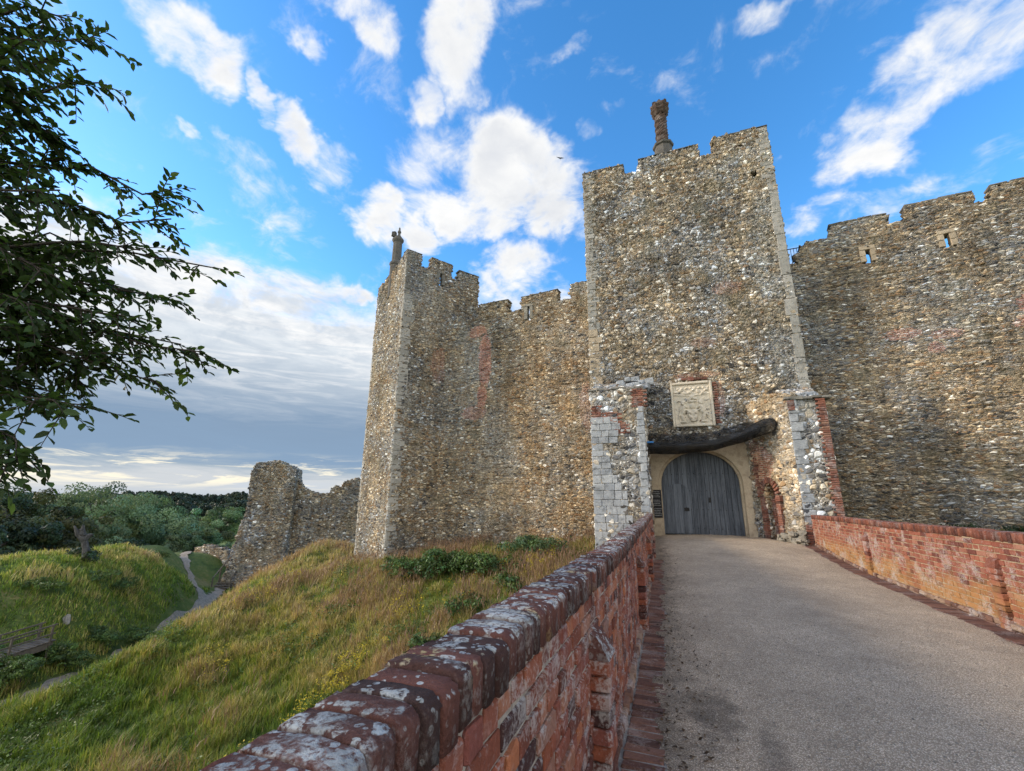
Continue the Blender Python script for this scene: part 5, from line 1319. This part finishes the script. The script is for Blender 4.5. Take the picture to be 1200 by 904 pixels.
# weeds seen over the right parapet, at the foot of the right curtain wall
for i, x in enumerate((7.2, 8.6, 10.1, 11.4, 13.0, 14.6)):
    y = 20.75-.105*(x-5.1)-.5; z = .55; r = np.random.default_rng(60+i)
    lobes = [(x+r.uniform(-.5, .5), y-.1+r.uniform(-.15, .15), z+r.uniform(.0, .22), .4, .25, .24) for _ in range(4)]
    t = thing('wall_weed', 'small weed clump at the foot of the long grey curtain wall', 'plant', (x, y, z), 'weeds under the right curtain wall')
    v, f, c = crown(lobes, 700, .09, 70+i, .5, None, 16, .5); link_mesh('foliage', v, f, MAT['leaf_dark'], t, col=c)
# ragwort
x, y, r = sow(5200, (-52, -14), (9, 27), 121); k = vnoise(x, y, .75, 33)+.5*vnoise(x, y, 2.2, 34) > .62; x, y = x[k], y[k]; z = ground_z(x, y); n = len(x)
Pn = np.repeat(np.stack([x, y, z+r.uniform(.30, .55, n)], 1), 9, 0)+r.normal(0, .055, (9*n, 3)); v, f, c = leaf_quads(Pn, r.normal(0, .3, (9*n, 3))+np.array((0, -.3, 1.)), .045*r.uniform(.6, 1.4, 9*n), r, .9)
stuff(link_mesh('wildflowers', v, f, MAT['leaf_ragwort'], col=c), 'yellow wildflowers scattered through the bank grass')

# broad-leaved weeds and docks among the grass
x, y, r = sow(9000, (-66, -10), (7, 27), 131); k = vnoise(x, y, .8, 43)+.6*vnoise(x, y, 2.6, 44)+r.normal(0, .25, len(x)) > .55; x, y = x[k], y[k]; z = ground_z(x, y); n = len(x); q = 12
Pw = np.repeat(np.stack([x, y, z+.12], 1), q, 0)+r.normal(0, 1, (q*n, 3))*np.array((.10, .10, .09))+np.array((0, 0, .08)); tn = np.repeat(r.uniform(.6, 1.5, (n, 1)), q, 0)
v, f, c = leaf_quads(Pw, r.normal(0, .55, (q*n, 3))+np.array((0, 0, .9)), .085*r.uniform(.5, 1.6, q*n), r, .5, col=np.ones((q*n, 3))*tn)
stuff(link_mesh('weeds', v, f, MAT['leaf_scrub'], col=c), 'broad leaved weeds growing through the bank grass')

# ------------------------------------------------------------------ the tree reaching in from the left
NT = thing('overhanging_tree', 'nearest broadleaf tree, its dark leafy branches hanging against the sky', 'tree', (-7.6, .2, -3.2))
r = np.random.default_rng(91); wood = []; twigs = []
trunk = [(-7.6, .2, -3.4), (-7.5, .25, -1), (-7.35, .4, 1.2), (-7.1, .5, 3.0), (-6.9, .7, 5.2), (-6.9, .9, 7.6)]
wood.append(tube(trunk, [.30, .25, .22, .18, .11, .04], 10))
def limb(start, end, sag, r0, seed, nseg=9):
    rr = np.random.default_rng(seed); s = np.array(start, float); e = np.array(end, float); pts = []
    for k in range(nseg+1):
        t = k/nseg; p = s+(e-s)*t; p[2] += sag*4*t*(1-t)*(1-.35*t); p += rr.normal(0, .05, 3)*min(t*3, 1); pts.append(p)
    wood.append(tube(pts, np.linspace(r0, .006, nseg+1)**1.0, 6)); return np.array(pts)
TIPS = [(105, 42, 4.7, .5), (112, 100, 4.6, .4), (70, 20, 5.0, .6), (30, 60, 4.6, .4), (85, 155, 5.0, .3), (210, 228, 4.9, .55), (206, 262, 4.7, .35), (236, 312, 4.6, .3), (214, 350, 4.8, .25), (236, 408, 4.7, .2), (205, 400, 5.0, .2),
        (180, 440, 4.8, .2), (150, 415, 4.6, .2), (100, 468, 4.5, .2), (125, 380, 5.1, .25), (60, 465, 4.4, .2), (35, 515, 4.3, .1), (10, 535, 4.3, .0), (150, 330, 5.2, .3), (60, 400, 4.9, .3), (95, 300, 5.2, .35), (30, 300, 4.8, .3), (120, 250, 5.0, .4),
        (20, 200, 4.8, .4), (170, 300, 4.5, .3), (20, 120, 4.9, .4), (70, 230, 4.5, .4), (40, 440, 4.6, .2), (5, 380, 4.5, .2), (175, 370, 4.4, .3), (30, 25, 5.2, .5), (55, 75, 5.0, .4), (15, 90, 4.8, .4), (45, 130, 5.2, .4), (10, 165, 4.9, .3), (70, 180, 5.1, .3), (-20, 50, 4.8, .4), (-15, 130, 4.8, .3)]
for _ in range(12):
    py_ = r.uniform(215, 470)
    TIPS.append((r.uniform(-40, 120 if py_ > 225 else 60), py_, r.uniform(4.3, 5.8), r.uniform(.1, .5)))
for k, (px, py, r_, sag) in enumerate(TIPS):
    e = at_range(px, py, r_); hz = np.clip((e[2]-1.2)*.62+1.6, .4, 6.3); st0 = np.array([np.interp(hz, [q[2] for q in trunk], [q[j] for q in trunk]) for j in range(3)])
    L = limb(st0, e, sag, .026, 400+k)
    for q in range(len(L)-1):
        t = (q+1)/len(L)
        if t < .38: continue
        for _ in range(7 if L[-1][2] < 3.6 else 6):
            p = L[q]+(L[q+1]-L[q])*r.random(); d = _n(L[q+1]-L[q])+r.normal(0, .75, 3)+np.array((0, 0, -.25)); twigs.append((p, _n(d), r.uniform(.18, .46)*(1.15-.35*t)))
    twigs.append((L[-2], _n(L[-1]-L[-2])*1.0, float(np.linalg.norm(L[-1]-L[-2]))+.10))
for k in range(34):                                    # the rest of the crown, towards and away from the ditch
    a = r.uniform(0, 6.28); q = r.uniform(1.6, 3.4); e = np.array((-7.3+q*math.cos(a), .4+q*math.sin(a), r.uniform(1.5, 8.8)))
    d = e-np.array((0, 0, EYE)); 
    c_ = ROT.T@d
    if c_[2] > 0 and -80 < 600+F_PX*c_[0]/c_[2] < 1300: continue
    st0 = np.array([np.interp(np.clip(e[2]*.7, .8, 6.5), [q_[2] for q_ in trunk], [q_[j] for q_ in trunk]) for j in range(3)])
    L = limb(st0, e, .3, .04, 500+k)
    for q in range(3, len(L)-1):
        for _ in range(5): twigs.append((L[q]+(L[q+1]-L[q])*r.random(), _n(r.normal(0, 1, 3)+np.array((0, 0, .1))), r.uniform(.3, .6)))
LP, LD, LN = [], [], []
for (p, d, L) in twigs:
    k = 5; pts = [p+d*L*t+np.array((0, 0, -.22*L*t*t)) for t in np.linspace(0, 1, k)]; wood.append(tube(pts, [.006, .005, .004, .003, .002], 4, cap=False))
    m_ = max(5, int(L/.031))
    for q in range(m_):
        t = (q+.6)/m_; pp = p+d*L*t+np.array((0, 0, -.22*L*t*t)); side = _n(np.cross(d, (0, 0, 1.))+1e-3)*(1 if q % 2 else -1)
        LP.append(pp); LD.append(_n(d*.8+side*.8+r.normal(0, .35, 3)+np.array((0, 0, -.30)))); LN.append(_n(np.array((0, 0, 1.))+r.normal(0, .45, 3)))
LP, LD, LN = np.array(LP), np.array(LD), np.array(LN); n = len(LP); sz = r.uniform(.052, .100, n)[:, None]
b = np.cross(LN, LD); b /= np.linalg.norm(b, axis=1)[:, None]; LN = np.cross(LD, b)
st6 = [(0, 0, 0), (.28, .24, .05), (.68, .21, .04), (1.0, 0, -.10), (.68, -.21, .04), (.28, -.24, .05)]
V = np.stack([LP+LD*sz*a+b*sz*w_+LN*sz*q for a, w_, q in st6], 1).reshape(-1, 3); o = np.arange(n)[:, None]*6
Fq = np.concatenate([o+np.array([[0, 1, 2, 3]]), o+np.array([[0, 3, 4, 5]])])
cl = np.repeat(np.clip(np.random.default_rng(3).normal(1, .22, (n, 1)), .5, 1.7)*np.ones((1, 3)), 6, 0)
V2, F2 = join(wood); link_mesh('trunk', V2, F2, MAT['bark'], NT, smooth=True)
link_mesh('crown', V, Fq, MAT['leaf_near'], NT, col=cl)
print('near tree leaves', n, 'twigs', len(twigs))

# ------------------------------------------------------------------ small things on the earthworks
h = ground_hit(103, 657); sc_ = math.hypot(h[0], h[1])/38
ST = thing('dead_stump', 'dead grey tree stump standing alone on top of the outer bank', 'stump', tuple(h))
bx, by, bz = h; top = at_range(104, 619, math.hypot(h[0], h[1]))[2]; H_ = top-bz; LN_ = np.array((-.48, -.87, 0))*.62
V, Fc = join([tube([(bx, by, bz-.3), (bx+.03, by, bz+.35*H_), (bx-.05, by+.05, bz+.7*H_), (bx+.02, by, bz+.97*H_)], [.36*sc_, .18*sc_, .16*sc_, .13*sc_], 11),
              tube([(bx, by, bz+.62*H_), (bx-.12, by-.15, bz+.80*H_), (bx-.16, by-.24, bz+1.08*H_)], [.19, .16, .05], 7), tube([(bx, by, bz+.66*H_), (bx+.14, by+.20, bz+.76*H_), (bx+.26, by+.36, bz+.80*H_)], [.17, .13, .06], 7),
              tube([(bx, by, bz+.8*H_), (bx+.05, by+.1, bz+1.1*H_)], [.2, .05], 7)])
V = V+np.outer((V[:, 2]-bz)/H_, LN_); link_mesh('trunk', V, Fc, MAT['deadwood'], ST, smooth=False)
v, f, c = crown([(bx-.8, by, bz+.35, .8, .6, .35), (bx+.5, by-.2, bz+.2, .5, .4, .3)], 900, .16, 77, .5, None, 18, .5); link_mesh('ivy', v, f, MAT['leaf_dark'], ST, col=c)

h = at_range(77, 733, 32); h[2] = float(ground_z(h[0:1], h[1:2])[0]); MS = thing('marker_stone', 'small pale leaning stone on the grassy outer bank', 'stone', tuple(h))
V, Fc = blocks([(h[0], h[1], h[2]+.22)], [(.22, .16, .42)], 40, .05, .035, 2, pitch=.12); link_mesh('stone', V, Fc, MAT['pale_stone'], MS)

# footbridge at the left edge
e1 = at_range(56, 750, 30.5); e0 = at_range(-75, 792, 29.0)
FB = thing('footbridge', 'narrow timber footbridge with railings crossing the ditch', 'footbridge', tuple(e1))
d = _n((e0-e1)*np.array((1, 1, 0))); Lb = float(np.linalg.norm(e0-e1)); sd_ = np.array((-d[1], d[0], 0)); P_, k = [], 0
for t in np.arange(.0, Lb, .17):
    p = e1+(e0-e1)*t/Lb; P_.append(blocks([p], [(.85, .15, .05)], math.degrees(math.atan2(sd_[1], sd_[0])), .006, .004, k)); k += 1
V, Fc = join(P_); link_mesh('deck', V, Fc, MAT['wood'], FB)
V, Fc = join([bar(e1+sd_*s-np.array((0, 0, .16)), e0+sd_*s-np.array((0, 0, .16)), .14, .24) for s in (-.33, .33)]); link_mesh('beams', V, Fc, MAT['wood'], FB)
for s in (-.42, .42):
    for zz in (.32, .68): link_mesh('handrail', *bar(e1+sd_*s+np.array((0, 0, zz)), e0+sd_*s+np.array((0, 0, zz)), .04, .06), MAT['wood'], FB)
    for t in np.arange(.15, Lb, 1.35):
        p = e1+(e0-e1)*t/Lb+sd_*s; link_mesh('post', *bar(p+np.array((0, 0, -1.2)), p+np.array((0, 0, .72)), .07), MAT['wood'], FB)

# timber steps beside the ruin
a0, a1 = ground_hit(258, 691), at_range(276, 668, math.hypot(*ground_hit(258, 691)[:2])+2.2)
WS = thing('wooden_steps', 'short flight of timber steps climbing to the ruined tower', 'steps', tuple(a0))
d = a1-a0; yaw = math.degrees(math.atan2(d[1], d[0])); C = [a0+d*(k+.5)/8 for k in range(8)]; S = [(.34, 1.3, .08)]*8
link_mesh('treads', *blocks(C, S, yaw, .01, .01, 2), MAT['wood'], WS)
sd_ = _n(np.array((-d[1], d[0], 0)))
for s in (-.7, .7):
    link_mesh('handrail', *bar(a0+sd_*s+np.array((0, 0, .9)), a1+sd_*s+np.array((0, 0, .9)), .07), MAT['wood'], WS)
    for t in (0, .5, 1): link_mesh('post', *bar(a0+d*t+sd_*s-np.array((0, 0, .4)), a0+d*t+sd_*s+np.array((0, 0, .95)), .09), MAT['wood'], WS)

# railings on the wall walks
RG = thing('railing', 'dark metal railing in the gap between gate tower and right curtain wall', 'railing', (5.6, 21.6, 11.9))
for x in np.arange(5.14, 6.35, .12): link_mesh('baluster', *tube([(x, 21.55, 11.7), (x, 21.55, 13.0)], .012, 5), MAT['iron'], RG)
for z in (11.85, 13.0): link_mesh('rail', *bar((5.1, 21.55, z), (6.4, 21.5, z), .035), MAT['iron'], RG)
RL = thing('railing', 'thin metal handrail showing in the crenels of the brown curtain wall', 'railing', (-6, 23, 12))
for z in (12.35, 12.75): link_mesh('rail', *tube([(-11, 23.6, z), (-3.7, 22.7, z)], .022, 6), MAT['iron'], RL)
for x in np.arange(-10.8, -3.8, 1.75): y = 23.6-.123*(x+11); link_mesh('post', *tube([(x, y, 11.4), (x, y, 12.78)], .022, 6), MAT['iron'], RL)
V, Fc = blocks([(-7.3, 23.2, 11.3)], [(7.6, 1.5, .2)], -7, .01); link_mesh('wall_walk', V, Fc, MAT['cap'], CW)
V, Fc = blocks([(14.6, 20.75, 11.25)], [(19, 1.2, .2)], -6, .01); link_mesh('wall_walk', V, Fc, MAT['cap'], CWR)

# a swift over the tower
bp = np.array((0, 0, EYE))+ray(656.5, 186)*48
V = [bp+np.array(q) for q in ((-.05, .12, .22), (.0, 0, -.25), (.05, -.1, .02), (-.03, .05, .0), (.36, .25, .16), (.10, .02, .12), (-.36, -.2, .14), (-.10, -.02, .10), (.02, .02, .10))]
Fc = [[0, 2, 1], [0, 1, 3], [0, 3, 8], [0, 8, 2], [1, 2, 8], [1, 8, 3], [5, 4, 2], [4, 5, 3], [7, 6, 3], [6, 7, 2], [5, 2, 3], [7, 3, 2]]
tag(link_mesh('bird', V, Fc, MAT['bird']), 'tiny dark bird flying beside the white cloud left of the gate tower', 'bird')

# leaf litter along the kerb
r = np.random.default_rng(19); n = 1700; y = 1.6+14.4*r.uniform(0, 1, n)**1.5; x = LX(y)+.20+np.abs(r.normal(0, .26, n)); z = np.array([pz(a_, b_) for a_, b_ in zip(x, y)])+.012
v, f, c = leaf_quads(np.stack([x, y, z], 1), r.normal(0, .25, (n, 3))+np.array((0, 0, 1.)), r.uniform(.015, .05, n), r, .5, col=np.array([(.8, .55, .35)])*r.uniform(.3, 1.5, (n, 1)))
MAT['litter'] = leaf_mat('dry leaf litter', (.12, .10, .07, 1), .4, .1)
stuff(link_mesh('leaf_litter', v, f, MAT['litter'], col=c), 'dry leaf litter along the left kerb')
# loose grit on the path
n = 9000; y = 1.2+16.8*r.uniform(0, 1, n)**1.4; t = r.uniform(0, 1, n); x = LX(y)+.3+(RX(y)-LX(y)-.7)*t; z = np.array([pz(a_, b_) for a_, b_ in zip(x, y)])
s_ = r.uniform(.004, .011, n); C = np.stack([x, y, z+s_*.2], 1); V, Fc = blocks(C, np.stack([s_*1.5, s_*1.2, s_], 1), r.uniform(0, 180, n), .002, .0008, 3)
MAT['grit'] = flat_mat('flint grit', (.14, .12, .10), (.42, .37, .30), 30, .9, .002, isl=True)
stuff(link_mesh('grit', V, Fc, MAT['grit']), 'loose flint grit on the path')
